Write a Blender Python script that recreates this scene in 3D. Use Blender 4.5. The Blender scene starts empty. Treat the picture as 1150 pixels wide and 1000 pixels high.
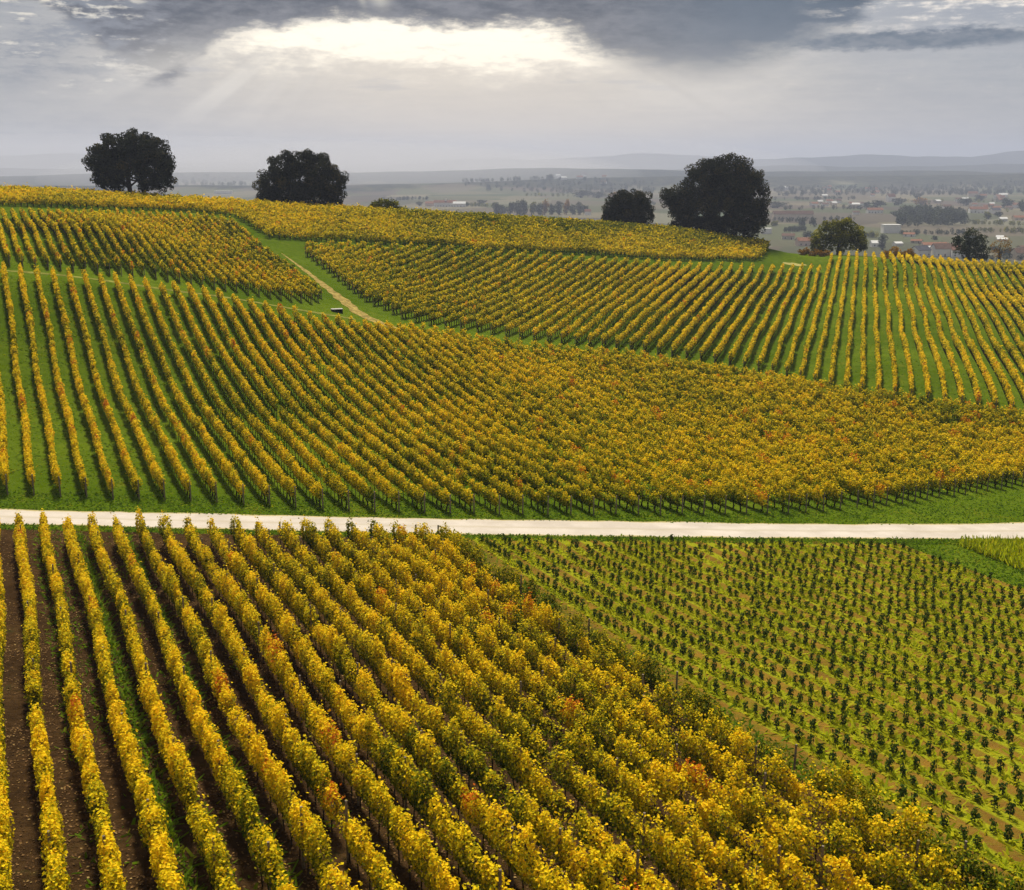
import bpy, math, random
import numpy as np
from math import radians as RAD

C = bpy.context.scene.collection
SC = bpy.context.scene
rng = np.random.default_rng(11)
random.seed(5)
CZ = 30.0                       # camera height; heights in CTRL / CREST are relative to it
F_PX = 1250.0                   # focal length in pixels of the 1150 px wide photograph
HOR = 185.0

# ------------------------------------------------------------------ camera
cam = bpy.data.cameras.new('camera')
cam.sensor_fit = 'HORIZONTAL'; cam.sensor_width = 36.0; cam.lens = 36.0*F_PX/1150.0
cam.clip_start = 0.5; cam.clip_end = 60000
camo = bpy.data.objects.new('camera', cam); C.objects.link(camo)
PITCH = math.atan((500-HOR)/F_PX)
camo.location = (0, 0, CZ); camo.rotation_euler = (RAD(90)-PITCH, 0, 0)
SC.camera = camo

# ------------------------------------------------------------------ light
SUN_AZ, SUN_EL = -8.0, 54.0
sd = bpy.data.lights.new('sun', 'SUN'); sd.energy = 5.0; sd.angle = RAD(7.0); sd.color = (1.0, .93, .80)
so = bpy.data.objects.new('sun', sd); C.objects.link(so)
so.rotation_euler = (RAD(90-SUN_EL), 0, RAD(180-SUN_AZ))
SC.view_settings.view_transform = 'Standard'; SC.view_settings.look = 'None'
SC.view_settings.exposure = 0.4; SC.view_settings.gamma = 1.0
SC.cycles.use_denoising = True
SC.cycles.max_bounces = 6; SC.cycles.diffuse_bounces = 3; SC.cycles.transmission_bounces = 4
SC.cycles.volume_bounces = 0; SC.cycles.transparent_max_bounces = 8

class E:
    """small expression helper over shader math nodes"""
    def __init__(s, nt, sock): s.nt, s.k = nt, sock
    def _op(s, op, *a):
        n = s.nt.nodes.new('ShaderNodeMath'); n.operation = op
        for i, v in enumerate((s,)+a):
            if isinstance(v, E): s.nt.links.new(v.k, n.inputs[i])
            else: n.inputs[i].default_value = float(v)
        return E(s.nt, n.outputs[0])
    def __add__(s, o): return s._op('ADD', o)
    __radd__ = __add__
    def __sub__(s, o): return s._op('SUBTRACT', o)
    def __rsub__(s, o): return (s*-1.0)+o
    def __mul__(s, o): return s._op('MULTIPLY', o)
    __rmul__ = __mul__
    def __truediv__(s, o): return s._op('DIVIDE', o)
    def mx(s, o): return s._op('MAXIMUM', o)
    def mn(s, o): return s._op('MINIMUM', o)
    def exp(s): return s._op('EXPONENT')
    def gauss(s, c, w):
        t = (s-c)/w
        return (t*t*-1.0).exp()
    def step(s, a, b):          # smoothstep
        n = s.nt.nodes.new('ShaderNodeMapRange'); n.interpolation_type = 'SMOOTHSTEP'
        s.nt.links.new(s.k, n.inputs['Value'])
        for i, v in ((1, a), (2, b)):
            if isinstance(v, E): s.nt.links.new(v.k, n.inputs[i])
            else: n.inputs[i].default_value = v
        return E(s.nt, n.outputs[0])
def xyz(nt, x, y, z):
    n = nt.nodes.new('ShaderNodeCombineXYZ')
    for i, v in enumerate((x, y, z)):
        if isinstance(v, E): nt.links.new(v.k, n.inputs[i])
        else: n.inputs[i].default_value = v
    return n.outputs[0]
def noise(nt, vec, scale, detail=4, rough=.55, dist=0.0):
    n = nt.nodes.new('ShaderNodeTexNoise'); n.inputs['Scale'].default_value = scale
    n.inputs['Detail'].default_value = detail; n.inputs['Roughness'].default_value = rough
    n.inputs['Distortion'].default_value = dist
    if vec is not None: nt.links.new(vec, n.inputs['Vector'])
    return E(nt, n.outputs[0])
def mixc(nt, fac, a, b):
    n = nt.nodes.new('ShaderNodeMix'); n.data_type = 'RGBA'; n.clamp_factor = True
    for i, v in ((0, fac), (6, a), (7, b)):
        if isinstance(v, E): nt.links.new(v.k, n.inputs[i])
        elif isinstance(v, bpy.types.NodeSocket): nt.links.new(v, n.inputs[i])
        elif isinstance(v, tuple): n.inputs[i].default_value = (*v, 1)
        else: n.inputs[i].default_value = v
    return n.outputs[2]
def ramp(nt, fac, stops):
    n = nt.nodes.new('ShaderNodeValToRGB'); r = n.color_ramp
    while len(r.elements) < len(stops): r.elements.new(.5)
    for e, (p, c) in zip(r.elements, stops): e.position = p; e.color = (*c, 1)
    nt.links.new(fac.k if isinstance(fac, E) else fac, n.inputs[0])
    return n.outputs[0]

def build_world():
    w = bpy.data.worlds.new('World'); SC.world = w; w.use_nodes = True
    nt = w.node_tree; nt.nodes.clear()
    out = nt.nodes.new('ShaderNodeOutputWorld'); bg = nt.nodes.new('ShaderNodeBackground')
    nt.links.new(bg.outputs[0], out.inputs[0]); bg.inputs[1].default_value = 0.1
    sky = nt.nodes.new('ShaderNodeTexSky'); sky.sky_type = 'NISHITA'; sky.sun_disc = False
    sky.sun_elevation = RAD(SUN_EL); sky.sun_rotation = RAD(SUN_AZ)
    tc = nt.nodes.new('ShaderNodeTexCoord'); sp = nt.nodes.new('ShaderNodeSeparateXYZ')
    nt.links.new(tc.outputs['Generated'], sp.inputs[0])
    x, y, z = (E(nt, sp.outputs[i]) for i in range(3))
    az = x._op('ARCTAN2', y)*57.2958
    el = z._op('ARCSINE')*57.2958
    # slow and fine wobble of the cloud edges (clouds are stretched sideways near the horizon)
    v1 = xyz(nt, az*.16, el*.42, 3.1); v2 = xyz(nt, az*.5, el*1.5, 7.7); v3 = xyz(nt, az*.22, el*2.2, 1.3)
    n1 = noise(nt, v1, 1.0, 6, .6); n2 = noise(nt, v2, 1.0, 5, .62); n3 = noise(nt, v3, 1.0, 5, .6)
    n5 = noise(nt, xyz(nt, az*1.1, el*3.4, 4.4), 1.0, 6, .65)
    n4 = noise(nt, xyz(nt, az*.10, el*.25, 9.0), 1.0, 4, .55)
    wa = az + (n1-.5)*5.0 + (n2-.5)*3.0 + (n5-.5)*2.0
    we = el + (n1-.5)*2.8 + (n2-.5)*1.8 + (n5-.5)*1.1
    # high pale cloud with the glow of the break
    pale = mixc(nt, (n3*.6+n5*.4).step(.36, .64), (.19, .20, .235), (.37, .355, .34))
    pale = mixc(nt, el.step(9, 24), pale, (.30, .31, .33))
    pale = mixc(nt, az.step(6, 20)*.6, pale, (.235, .25, .295))
    col = mixc(nt, .86, sky.outputs[0], pale)
    skyk = nt.nodes.new('ShaderNodeVectorMath'); skyk.operation = 'SCALE'; skyk.inputs[3].default_value = .1
    nt.links.new(sky.outputs[0], skyk.inputs[0])
    col = mixc(nt, .9, skyk.outputs[0], pale)
    wide = az.gauss(-3.0, 15.0)*el.gauss(4.8, 3.0)
    pale_left = az._op('MULTIPLY', -1.0).step(9.0, 20.0)*el.step(.5, 3.0)
    col = mixc(nt, pale_left*.5, col, (.22, .235, .26))
    col = mixc(nt, wide*.7, col, (.74, .645, .51))
    core = wa.gauss(-2.0, 10.5)*we.gauss(5.75, 1.0) + wa.gauss(1.5, 6.0)*we.gauss(5.3, .9)*.5 + wa.gauss(-10.5, 4.0)*we.gauss(5.7, .9)*.5
    col = mixc(nt, (core*(.15+n2*.9+n5*.9)).mn(1.0)*.97, col, (1.06, .96, .78))
    # soft beams under the left bank
    ph = (az+4.5)._op('ARCTAN2', 10.5-el)
    beam = noise(nt, xyz(nt, ph*7.0, 0.0, 0.0), 1.0, 3, .6)
    bm = beam.step(.5, .68)*az.gauss(-13.0, 4.5)*el.gauss(3.8, 1.6)
    col = mixc(nt, bm*.16, col, (.92, .87, .77))
    # long thin wisps
    wisp = n3.step(.56, .7)*el.step(1.4, 3.2)*(1.0-core.mn(1.0)*.4)
    col = mixc(nt, wisp*.45, col, (.27, .28, .32))
    crisp = (n5*.6+n2*.4).step(.58, .68)*el.step(2.6, 4.0)*(1.0-core.mn(1.0)*.5)
    col = mixc(nt, crisp*.35, col, (.62, .57, .50))
    # the dark bank across the top: its lower edge wanders with azimuth
    edge = az.gauss(-17.0, 2.9)*-2.5 + az.gauss(8.6, 5.2)*-2.5 + az.step(15.5, 20.0)*2.9 + az._op('MULTIPLY', -1.0).step(20.0, 23.5)*1.8 + 6.55
    soft = az.gauss(9.5, 5.0)*1.0 + .45
    d = we - edge
    dark = (d/soft).step(-1.0, 1.0)
    dcol = mixc(nt, (n2*.65+n5*.35).step(.34, .66), (.024, .036, .058), (.15, .155, .175))
    dcol = mixc(nt, az.step(2.0, 13.0), dcol, mixc(nt, n1.step(.3, .7), (.022, .050, .084), (.070, .100, .138)))
    far_up = el.step(9.5, 22.0)
    dcol = mixc(nt, far_up, dcol, mixc(nt, n4.step(.35, .65), (.15, .16, .18), (.30, .29, .28)))
    col = mixc(nt, dark*(1.0-el.step(30, 60)*.6)*.95, col, dcol)
    # left mottled cloud, right cloud bar, right pale streaks
    lm = az._op('MULTIPLY', -1.0).step(14.0, 20.0)*el.step(2.6, 4.2)*(1.0-el.step(7.5, 10.0))
    col = mixc(nt, lm*(n2*.6+n5*.4).step(.44, .60)*.8, col, (.17, .19, .225))
    col = mixc(nt, lm*(n3*.5+n5*.5).step(.53, .64)*.7, col, (.78, .72, .60))
    bar = (az+(n2-.5)*3.0).gauss(18.8, 4.8)*(el+(n2-.5)*.9+(n5-.5)*.5-5.55).gauss(0.0, .42)
    col = mixc(nt, bar.step(.12, .5)*.92, col, mixc(nt, n5.step(.35, .65), (.050, .085, .125), (.13, .155, .19)))
    rs = az.step(13.0, 17.0)*el.step(5.6, 6.8)*(1.0-el.step(9.0, 12.0))
    col = mixc(nt, rs*(n3*.5+n5*.5).step(.48, .64)*.8, col, (.86, .78, .68))
    col = mixc(nt, rs*n2.step(.55, .68)*.6, col, (.24, .26, .31))
    # shaft of light through the bank
    sh = (az+(el-8.0)*.35+6.6)
    shaft = (sh.gauss(.1, .42) + sh.gauss(-.75, .18)*.7)*el.gauss(8.3, .75)
    col = mixc(nt, shaft.mn(1.0)*.85, col, (.95, .88, .72))
    # below the horizon
    low = el.gauss(1.5, 2.6)*az.gauss(-1.0, 17.0)
    col = mixc(nt, low*.75, col, (.66, .57, .46))
    rayn = noise(nt, xyz(nt, ph*9.0, 1.7, 0.0), 1.0, 2, .5)
    rays = rayn.step(.5, .62)*az.gauss(-15.5, 3.6)*el.gauss(3.9, 1.5) + rayn.step(.52, .62)*az.gauss(9.0, 4.0)*el.gauss(3.4, 1.2)*.5
    col = mixc(nt, rays*.5, col, (.80, .74, .64))
    col = mixc(nt, (el*-1.0).step(0.0, 3.0), col, (.16, .15, .10))
    sc = nt.nodes.new('ShaderNodeVectorMath'); sc.operation = 'SCALE'; sc.inputs[3].default_value = 10.0
    nt.links.new(col, sc.inputs[0]); nt.links.new(sc.outputs[0], bg.inputs[0])
build_world()

# ------------------------------------------------------------------ the lie of the land
CTRL = [(-50.0,84.0,-24.9),(-37.5,60.4,-24.0),(-37.5,72.2,-24.8),(-37.5,84.0,-25.5),(-25.0,36.8,-22.2),(-25.0,48.6,-23.5),(-25.0,60.4,-24.6),(-25.0,72.2,-25.5),(-25.0,84.0,-26.1),(-12.5,25.0,-21.3),(-12.5,36.8,-22.8),(-12.5,48.6,-24.1),(-12.5,60.4,-25.2),(-12.5,72.2,-26.1),(-12.5,84.0,-26.8),(6.2,25.0,-22.2),(6.2,36.8,-23.8),(6.2,48.6,-25.1),(6.2,60.4,-26.2),(6.2,72.2,-27.1),(6.2,84.0,-27.7),(25.0,36.8,-24.7),(25.0,48.6,-26.0),(25.0,60.4,-27.1),(25.0,72.2,-28.0),(25.0,84.0,-28.7),(37.5,60.4,-27.8),(37.5,72.2,-28.6),(37.5,84.0,-29.3),(50.0,84.0,-29.9),(-54.3,137.5,-16.0),(-52.5,130.0,-18.7),(-45.1,123.6,-22.1),(-42.2,112.2,-23.7),(-45.4,136.7,-19.8),(-56.1,149.6,-15.2),(-28.7,98.2,-25.9),(-30.6,112.1,-25.5),(-46.1,149.8,-17.5),(-32.9,125.6,-24.4),(-21.0,98.7,-26.6),(-32.7,136.9,-22.9),(-24.1,111.9,-26.4),(-33.0,150.5,-20.6),(-18.4,123.5,-26.3),(-21.2,137.1,-24.8),(-23.5,148.5,-23.0),(-69.7,176.8,-9.9),(-58.6,161.4,-14.0),(-71.0,189.2,-10.3),(-60.2,174.2,-13.2),(-67.8,198.1,-10.6),(-45.3,159.1,-17.2),(-44.6,172.2,-16.3),(-54.9,186.1,-14.1),(-60.8,205.4,-13.2),(-35.7,161.1,-19.3),(-49.0,188.5,-15.7),(100.4,349.5,-27.9),(71.8,256.6,-29.5),(55.3,203.1,-30.5),(43.2,167.3,-31.4),(79.5,288.9,-27.6),(60.7,235.3,-28.5),(46.3,192.2,-29.3),(70.9,279.4,-26.4),(44.4,196.9,-28.9),(40.8,170.7,-31.4),(32.4,172.7,-28.9),(53.9,231.5,-27.7),(33.4,168.4,-29.6),(63.7,274.4,-25.6),(46.9,227.2,-27.2),(57.9,270.1,-25.0),(46.4,237.7,-26.3),(35.6,200.3,-27.7),(37.0,209.7,-27.3),(29.2,188.0,-28.0),(20.7,173.9,-27.8),(51.9,265.4,-24.4),(38.0,257.1,-23.5),(31.8,236.8,-24.2),(25.2,215.2,-24.9),(19.1,195.4,-25.7),(11.9,172.2,-27.8),(20.5,251.6,-22.3),(11.9,223.6,-24.2),(6.4,205.7,-25.2),(2.3,192.4,-25.8),(-3.6,173.1,-26.0),(88.3,266.1,-22.2),(73.8,211.8,-27.1),(57.2,165.2,-28.4),(52.0,148.1,-31.2),(95.0,280.7,-23.3),(62.7,171.9,-29.5),(59.6,147.4,-31.8),(101.0,289.0,-24.4),(84.3,216.4,-28.5),(70.5,179.1,-29.8),(108.5,295.1,-25.5),(87.6,227.1,-27.8),(95.2,244.4,-27.1),(81.4,187.6,-30.9),(98.2,247.1,-28.1),(69.4,149.8,-32.4),(107.4,265.9,-28.1),(79.2,174.2,-31.5),(90.1,206.0,-30.0),(107.5,255.1,-28.6),(-128.8,228.0,-5.6),(-105.4,235.0,-6.4),(-77.5,242.0,-8.2),(-48.3,252.0,-10.4),(-15.8,268.0,-12.8),(5.5,282.0,-14.7),(26.4,292.0,-16.5),(48.1,298.0,-18.4),(72.4,301.0,-22.1),(88.9,300.0,-24.4),(112.8,300.0,-25.8),(135.8,298.0,-27.2),(158.0,295.0,-28.4),(-68.6,145.0,-12.9),(-79.5,159.4,-11.1),(-87.7,175.9,-9.8),(-94.8,190.0,-8.6),(-70.9,166.4,-12.4),(-81.9,182.7,-10.8),(-85.5,200.5,-9.9)]
CREST = [(-128.8,228.0,-5.6),(-105.4,235.0,-6.4),(-77.5,242.0,-8.2),(-48.3,252.0,-10.4),(-15.8,268.0,-12.8),(5.5,282.0,-14.7),(26.4,292.0,-16.5),(48.1,298.0,-18.4),(67.8,302.0,-20.5),(77.0,300.0,-23.7),(88.9,300.0,-24.4),(112.8,300.0,-25.8),(135.8,298.0,-27.2),(158.0,295.0,-28.4)]
class TPS:                      # thin plate surface through the surveyed points
    def __init__(s, P, lam):
        P = np.asarray(P, float); s.c = P[:, :2]/50; n = len(P)
        d = np.linalg.norm(s.c[:, None]-s.c[None], axis=2)
        K = s.k(d)+lam*np.eye(n); Q = np.c_[np.ones(n), s.c]
        w = np.linalg.solve(np.block([[K, Q], [Q.T, np.zeros((3, 3))]]), np.r_[P[:, 2], 0, 0, 0])
        s.w, s.a = w[:n], w[n:]
    @staticmethod
    def k(d): return np.where(d > 0, d*d*np.log(np.maximum(d, 1e-9)), 0)
    def __call__(s, x, y):
        q = np.c_[x, y]/50; o = np.empty(len(q))
        for i in range(0, len(q), 20000):
            b = q[i:i+20000]; d = np.linalg.norm(b[:, None]-s.c[None], axis=2)
            o[i:i+20000] = s.k(d)@s.w+s.a[0]+b@s.a[1:]
        return o
T = TPS(CTRL, .06)
CRX = np.array([p[0] for p in CREST]); CRY = np.array([p[1] for p in CREST])
FLOOR = -80.0
HAZE = 1.45e-4
HILLS = [(3900, 360, 44), (5000, 500, 78), (6900, 600, 112), (9500, 900, 186)]
def hills(x, y):
    z = np.zeros_like(x)
    for i, (yc, w, a) in enumerate(HILLS):
        yy = yc+250*np.sin(x/1500+i)+140*np.sin(x/640+2*i)
        m = .74+.20*np.sin(x/1900+1.7*i+.4)+.14*np.sin(x/700+2.3*i)+.09*np.sin(x/260+i*1.1)+.022*np.sin(x/95+i)+.012*np.sin(x/41+3*i)
        if i < 3: m = m*(.55+.45/(1+np.exp(-(x-300)/500)))
        z = np.maximum(z, a*m*np.exp(-((y-yy)/w)**2))
    return z
def ground(x, y):
    x = np.asarray(x, float); y = np.asarray(y, float); sh = np.broadcast(x, y).shape
    x = np.broadcast_to(x, sh).ravel(); y = np.broadcast_to(y, sh).ravel()
    cy = np.interp(x, CRX, CRY)
    xc = np.clip(x, -118, 168); yc = np.clip(y, 4, cy)
    h = np.full(x.shape, FLOOR)
    near = (y < 1500) & (np.abs(x) < 1500)
    h[near] = T(xc[near], yc[near])
    ov = np.maximum(0, y-cy); ox = np.abs(x-xc)
    def drop(o, k, s): return np.where(o < s/k/2, k*o*o, s*o-s*s/k/4)
    h = h-drop(ov, .0011, .2)-drop(ox, .0004, .09)
    fl = FLOOR+1.2*np.sin(x/310)+1.0*np.sin(y/270+x/500)
    fl = np.where(y > 900, fl, fl)
    h = np.where(near, np.maximum(h, fl)+1.5*np.exp(-np.abs(h-fl)/3.0), fl)
    far = y > 2600
    if far.any(): h[far] += hills(x[far], y[far])
    return (h+CZ).reshape(sh)
def g1(x, y): return float(ground(np.array([x]), np.array([y]))[0])
def px_ray(u, v):
    cp, sp = math.cos(PITCH), math.sin(PITCH)
    return np.array([u-575, F_PX*cp+(500-v)*sp, (500-v)*cp-F_PX*sp])/F_PX
def valley(u, v):               # the point of the valley floor seen in that direction
    r = px_ray(u, v); t = FLOOR/r[2]; return r[0]*t, r[1]*t
def at_depth(u, Y):             # plan position at depth Y
    r = px_ray(u, 240); return r[0]/r[1]*Y, Y

# ------------------------------------------------------------------ mesh helpers
def mesh_np(name, V, F, mats, tone=None, mi=None, smooth=False):
    """one mesh from vertex array V (n,3) and face array F (m,k)"""
    me = bpy.data.meshes.new(name); V = np.asarray(V, np.float32); F = np.asarray(F, np.int32)
    m, k = F.shape
    me.vertices.add(len(V)); me.vertices.foreach_set('co', V.ravel())
    me.loops.add(m*k); me.loops.foreach_set('vertex_index', F.ravel())
    me.polygons.add(m); me.polygons.foreach_set('loop_start', np.arange(0, m*k, k, dtype=np.int32))
    try: me.polygons.foreach_set('loop_total', np.full(m, k, np.int32))
    except Exception: pass
    for a in (mats if isinstance(mats, (list, tuple)) else [mats]): me.materials.append(a)
    if mi is not None: me.polygons.foreach_set('material_index', np.asarray(mi, np.int32))
    me.polygons.foreach_set('use_smooth', np.full(m, smooth))
    if tone is not None:
        at = me.attributes.new('tone', 'FLOAT', 'FACE'); at.data.foreach_set('value', np.asarray(tone, np.float32))
    me.update(calc_edges=True)
    return me
def obj(name, me, parent=None, loc=None, rotz=0.0, scale=None):
    o = bpy.data.objects.new(name, me); C.objects.link(o)
    if parent is not None: o.parent = parent
    if loc is not None: o.location = loc
    if rotz: o.rotation_euler = (0, 0, rotz)
    if scale is not None: o.scale = scale if isinstance(scale, tuple) else (scale,)*3
    return o
def tag(o, label=None, cat=None, group=None, kind=None):
    if label: o['label'] = label
    if cat: o['category'] = cat
    if group: o['group'] = group
    if kind: o['kind'] = kind
    return o
class MB:                       # gathers boxes, tubes and polygons into one mesh
    def __init__(s): s.v, s.f = [], []
    def poly(s, pts, faces):
        b = len(s.v); s.v += [tuple(p) for p in pts]; s.f += [tuple(b+i for i in f) for f in faces]
    def box(s, x0, x1, y0, y1, z0, z1):
        s.poly([(x0,y0,z0),(x1,y0,z0),(x1,y1,z0),(x0,y1,z0),(x0,y0,z1),(x1,y0,z1),(x1,y1,z1),(x0,y1,z1)],
               [(3,2,1,0),(4,5,6,7),(0,1,5,4),(1,2,6,5),(2,3,7,6),(3,0,4,7)])
    def tube(s, pts, rad, n=6):
        pts = [np.array(p, float) for p in pts]; b = len(s.v)
        for i, p in enumerate(pts):
            d = pts[min(i+1, len(pts)-1)]-pts[max(i-1, 0)]; d /= np.linalg.norm(d)+1e-9
            a = np.cross(d, (0, 1, 0) if abs(d[1]) < .9 else (1, 0, 0)); a /= np.linalg.norm(a); c = np.cross(d, a)
            for k in range(n):
                t = 2*math.pi*k/n; s.v.append(tuple(p+rad[i]*(math.cos(t)*a+math.sin(t)*c)))
        for i in range(len(pts)-1):
            for k in range(n):
                q = b+i*n; s.f.append((q+k, q+(k+1) % n, q+n+(k+1) % n, q+n+k))
        s.f.append(tuple(b+(len(pts)-1)*n+k for k in range(n))); s.f.append(tuple(b+k for k in reversed(range(n))))
    def mesh(s, name, mat):
        me = bpy.data.meshes.new(name); me.from_pydata(s.v, [], s.f); me.materials.append(mat); me.update(); return me
def inside(poly, x, y):
    r = np.zeros(np.shape(x), bool); n = len(poly); j = n-1
    for i in range(n):
        xi, yi = poly[i]; xj, yj = poly[j]
        c = ((yi > y) != (yj > y)) & (x < (xj-xi)*(y-yi)/((yj-yi) or 1e-9)+xi)
        r ^= c; j = i
    return r
def lowfreq(x, y, s, seed=0):   # smooth -1..1 variation over the plan
    r = np.random.default_rng(seed); o = 0
    for k in range(6):
        a = r.uniform(0, 2*math.pi); f = r.uniform(.6, 1.7)/s*2*math.pi
        o = o+np.sin((x*math.cos(a)+y*math.sin(a))*f+r.uniform(0, 6.28))
    return o/3.0
ONES = 'first second third fourth fifth sixth seventh eighth ninth tenth eleventh twelfth thirteenth fourteenth fifteenth sixteenth seventeenth eighteenth nineteenth'.split()
TENS = {2: ('twentieth', 'twenty'), 3: ('thirtieth', 'thirty'), 4: ('fortieth', 'forty'), 5: ('fiftieth', 'fifty'), 6: ('sixtieth', 'sixty'), 7: ('seventieth', 'seventy'), 8: ('eightieth', 'eighty'), 9: ('ninetieth', 'ninety')}
def nth(n):
    if n < 20: return ONES[n-1]
    t, o = divmod(n, 10)
    return TENS[t][0] if o == 0 else TENS[t][1]+'-'+ONES[o-1]

# ------------------------------------------------------------------ materials
def mat(name):
    m = bpy.data.materials.new(name); m.use_nodes = True; nt = m.node_tree
    b = nt.nodes['Principled BSDF']; b.inputs['Roughness'].default_value = .9
    b.inputs['Specular IOR Level'].default_value = .0
    return m, nt, b
def pos(nt):
    g = nt.nodes.new('ShaderNodeNewGeometry'); return g.outputs['Position']
def plain(name, c, var=.25, scale=3.0, rough=.9):
    m, nt, b = mat(name); n = noise(nt, pos(nt), scale, 4)
    lo = tuple(v*(1-var) for v in c); hi = tuple(v*(1+var) for v in c)
    nt.links.new(mixc(nt, n.step(.3, .7), lo, hi), b.inputs['Base Color']); b.inputs['Roughness'].default_value = rough
    return m
def bump(nt, b, h, dist):
    n = nt.nodes.new('ShaderNodeBump'); n.inputs['Strength'].default_value = 1.0; n.inputs['Distance'].default_value = dist
    nt.links.new(h.k, n.inputs['Height']); nt.links.new(n.outputs[0], b.inputs['Normal'])
def leafmat(name, stops, trans=.4):
    m, nt, b = mat(name); a = nt.nodes.new('ShaderNodeAttribute'); a.attribute_name = 'tone'
    col = ramp(nt, E(nt, a.outputs['Fac']), stops)
    nt.links.new(col, b.inputs['Base Color']); b.inputs['Roughness'].default_value = .75; b.inputs['Specular IOR Level'].default_value = .04
    out = nt.nodes['Material Output']; tr = nt.nodes.new('ShaderNodeBsdfTranslucent'); nt.links.new(col, tr.inputs[0])
    mx = nt.nodes.new('ShaderNodeMixShader'); mx.inputs[0].default_value = trans
    nt.links.new(b.outputs[0], mx.inputs[1]); nt.links.new(tr.outputs[0], mx.inputs[2]); nt.links.new(mx.outputs[0], out.inputs[0])
    return m
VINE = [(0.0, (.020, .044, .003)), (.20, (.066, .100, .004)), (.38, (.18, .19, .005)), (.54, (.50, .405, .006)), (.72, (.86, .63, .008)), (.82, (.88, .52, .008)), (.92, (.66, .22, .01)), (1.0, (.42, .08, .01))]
M_vine = leafmat('vine_leaf', VINE, .32)
M_young = leafmat('young_vine_leaf', [(0, (.022, .038, .010)), (.5, (.055, .095, .014)), (1, (.18, .23, .02))], .3)
M_lime = leafmat('lime_grass_blade', [(0, (.15, .21, .006)), (.5, (.38, .42, .008)), (1, (.54, .46, .02))], .5)
M_grassb = leafmat('grass_blade', [(0, (.060, .12, .003)), (.6, (.14, .23, .006)), (1, (.30, .30, .012))], .5)
M_oak = leafmat('oak_leaf', [(0, (.008, .013, .006)), (.55, (.026, .032, .012)), (1, (.095, .075, .022))], .15)
M_olive = leafmat('olive_leaf', [(0, (.028, .040, .006)), (.5, (.115, .125, .010)), (1, (.38, .34, .02))], .3)
M_rust = leafmat('rust_leaf', [(0, (.12, .07, .012)), (.5, (.30, .16, .016)), (1, (.45, .25, .02))], .3)
M_green = leafmat('green_leaf', [(0, (.018, .028, .012)), (.6, (.045, .058, .020)), (1, (.085, .085, .025))], .2)
M_fallen = leafmat('fallen_leaf', [(0, (.11, .055, .025)), (.5, (.26, .15, .05)), (1, (.46, .33, .12))], .2)
M_bark = plain('bark', (.045, .034, .024), .4, 9)
M_post = plain('weathered_post', (.20, .16, .12), .3, 12)
# ------------------------------------------------------------------ ground, road, sheets
def axis(lo, a, b, hi, step, grow, mx):
    c = list(np.arange(a, b+1e-6, step)); s = step
    while c[-1] < hi: s = min(s*grow, mx); c.append(c[-1]+s)
    s = step
    while c[0] > lo: s = min(s*grow, mx); c.insert(0, c[0]-s)
    return np.array(c)
def ground_materials():
    m1, nt, b = mat('meadow_grass'); p = pos(nt)
    n1 = noise(nt, p, .06, 5); n2 = noise(nt, p, .9, 5, .65); n3 = noise(nt, p, 5.0, 4, .7)
    c = mixc(nt, n1.step(.35, .65), (.060, .098, .004), (.098, .140, .008))
    c = mixc(nt, n2.step(.35, .75)*.7, c, (.045, .078, .003))
    c = mixc(nt, n3.step(.58, .80)*.5, c, (.19, .18, .015))
    c = mixc(nt, noise(nt, p, .22, 6, .7).step(.55, .72)*.5, c, (.15, .15, .012))
    nt.links.new(c, b.inputs['Base Color']); bump(nt, b, n3+n2*2.0, .10)
    m2, nt, b = mat('valley_land'); p = pos(nt)
    sp = nt.nodes.new('ShaderNodeSeparateXYZ'); nt.links.new(p, sp.inputs[0])
    w1 = noise(nt, p, .004, 3)
    vo = nt.nodes.new('ShaderNodeTexVoronoi'); vo.inputs['Scale'].default_value = 1.0
    px, py, pz = (E(nt, sp.outputs[i]) for i in range(3))
    nt.links.new(xyz(nt, (px+w1*120.0)/150.0, (py+w1*160.0)/230.0, 0.0), vo.inputs['Vector'])
    se = nt.nodes.new('ShaderNodeSeparateColor'); nt.links.new(vo.outputs['Color'], se.inputs[0])
    c = ramp(nt, se.outputs[0], [(0, (.070, .060, .050)), (.2, (.13, .11, .080)), (.4, (.065, .078, .040)), (.55, (.17, .145, .10)), (.7, (.055, .075, .035)), (.85, (.10, .078, .066)), (1, (.15, .145, .10))])
    stripes = noise(nt, xyz(nt, px/3.0, py/60.0, 0.0), 1.0, 2)
    c = mixc(nt, stripes.step(.4, .6)*.25, c, (.06, .06, .03))
    wood = noise(nt, xyz(nt, px/420.0, py/900.0, 2.0), 1.0, 5, .6)
    up = ((pz+30.0)/45.0 + (wood-.5)*3.2 + py.step(2700, 3500)*.9).step(.45, .8)
    leafn = noise(nt, xyz(nt, px/22.0, py/55.0, pz/14.0), 1.0, 4, .65)
    c = mixc(nt, up, c, mixc(nt, leafn.step(.35, .7), (.014, .018, .012), (.055, .055, .03)))
    nt.links.new(c, b.inputs['Base Color'])
    return m1, m2
M_grass, M_valley = ground_materials()
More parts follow.
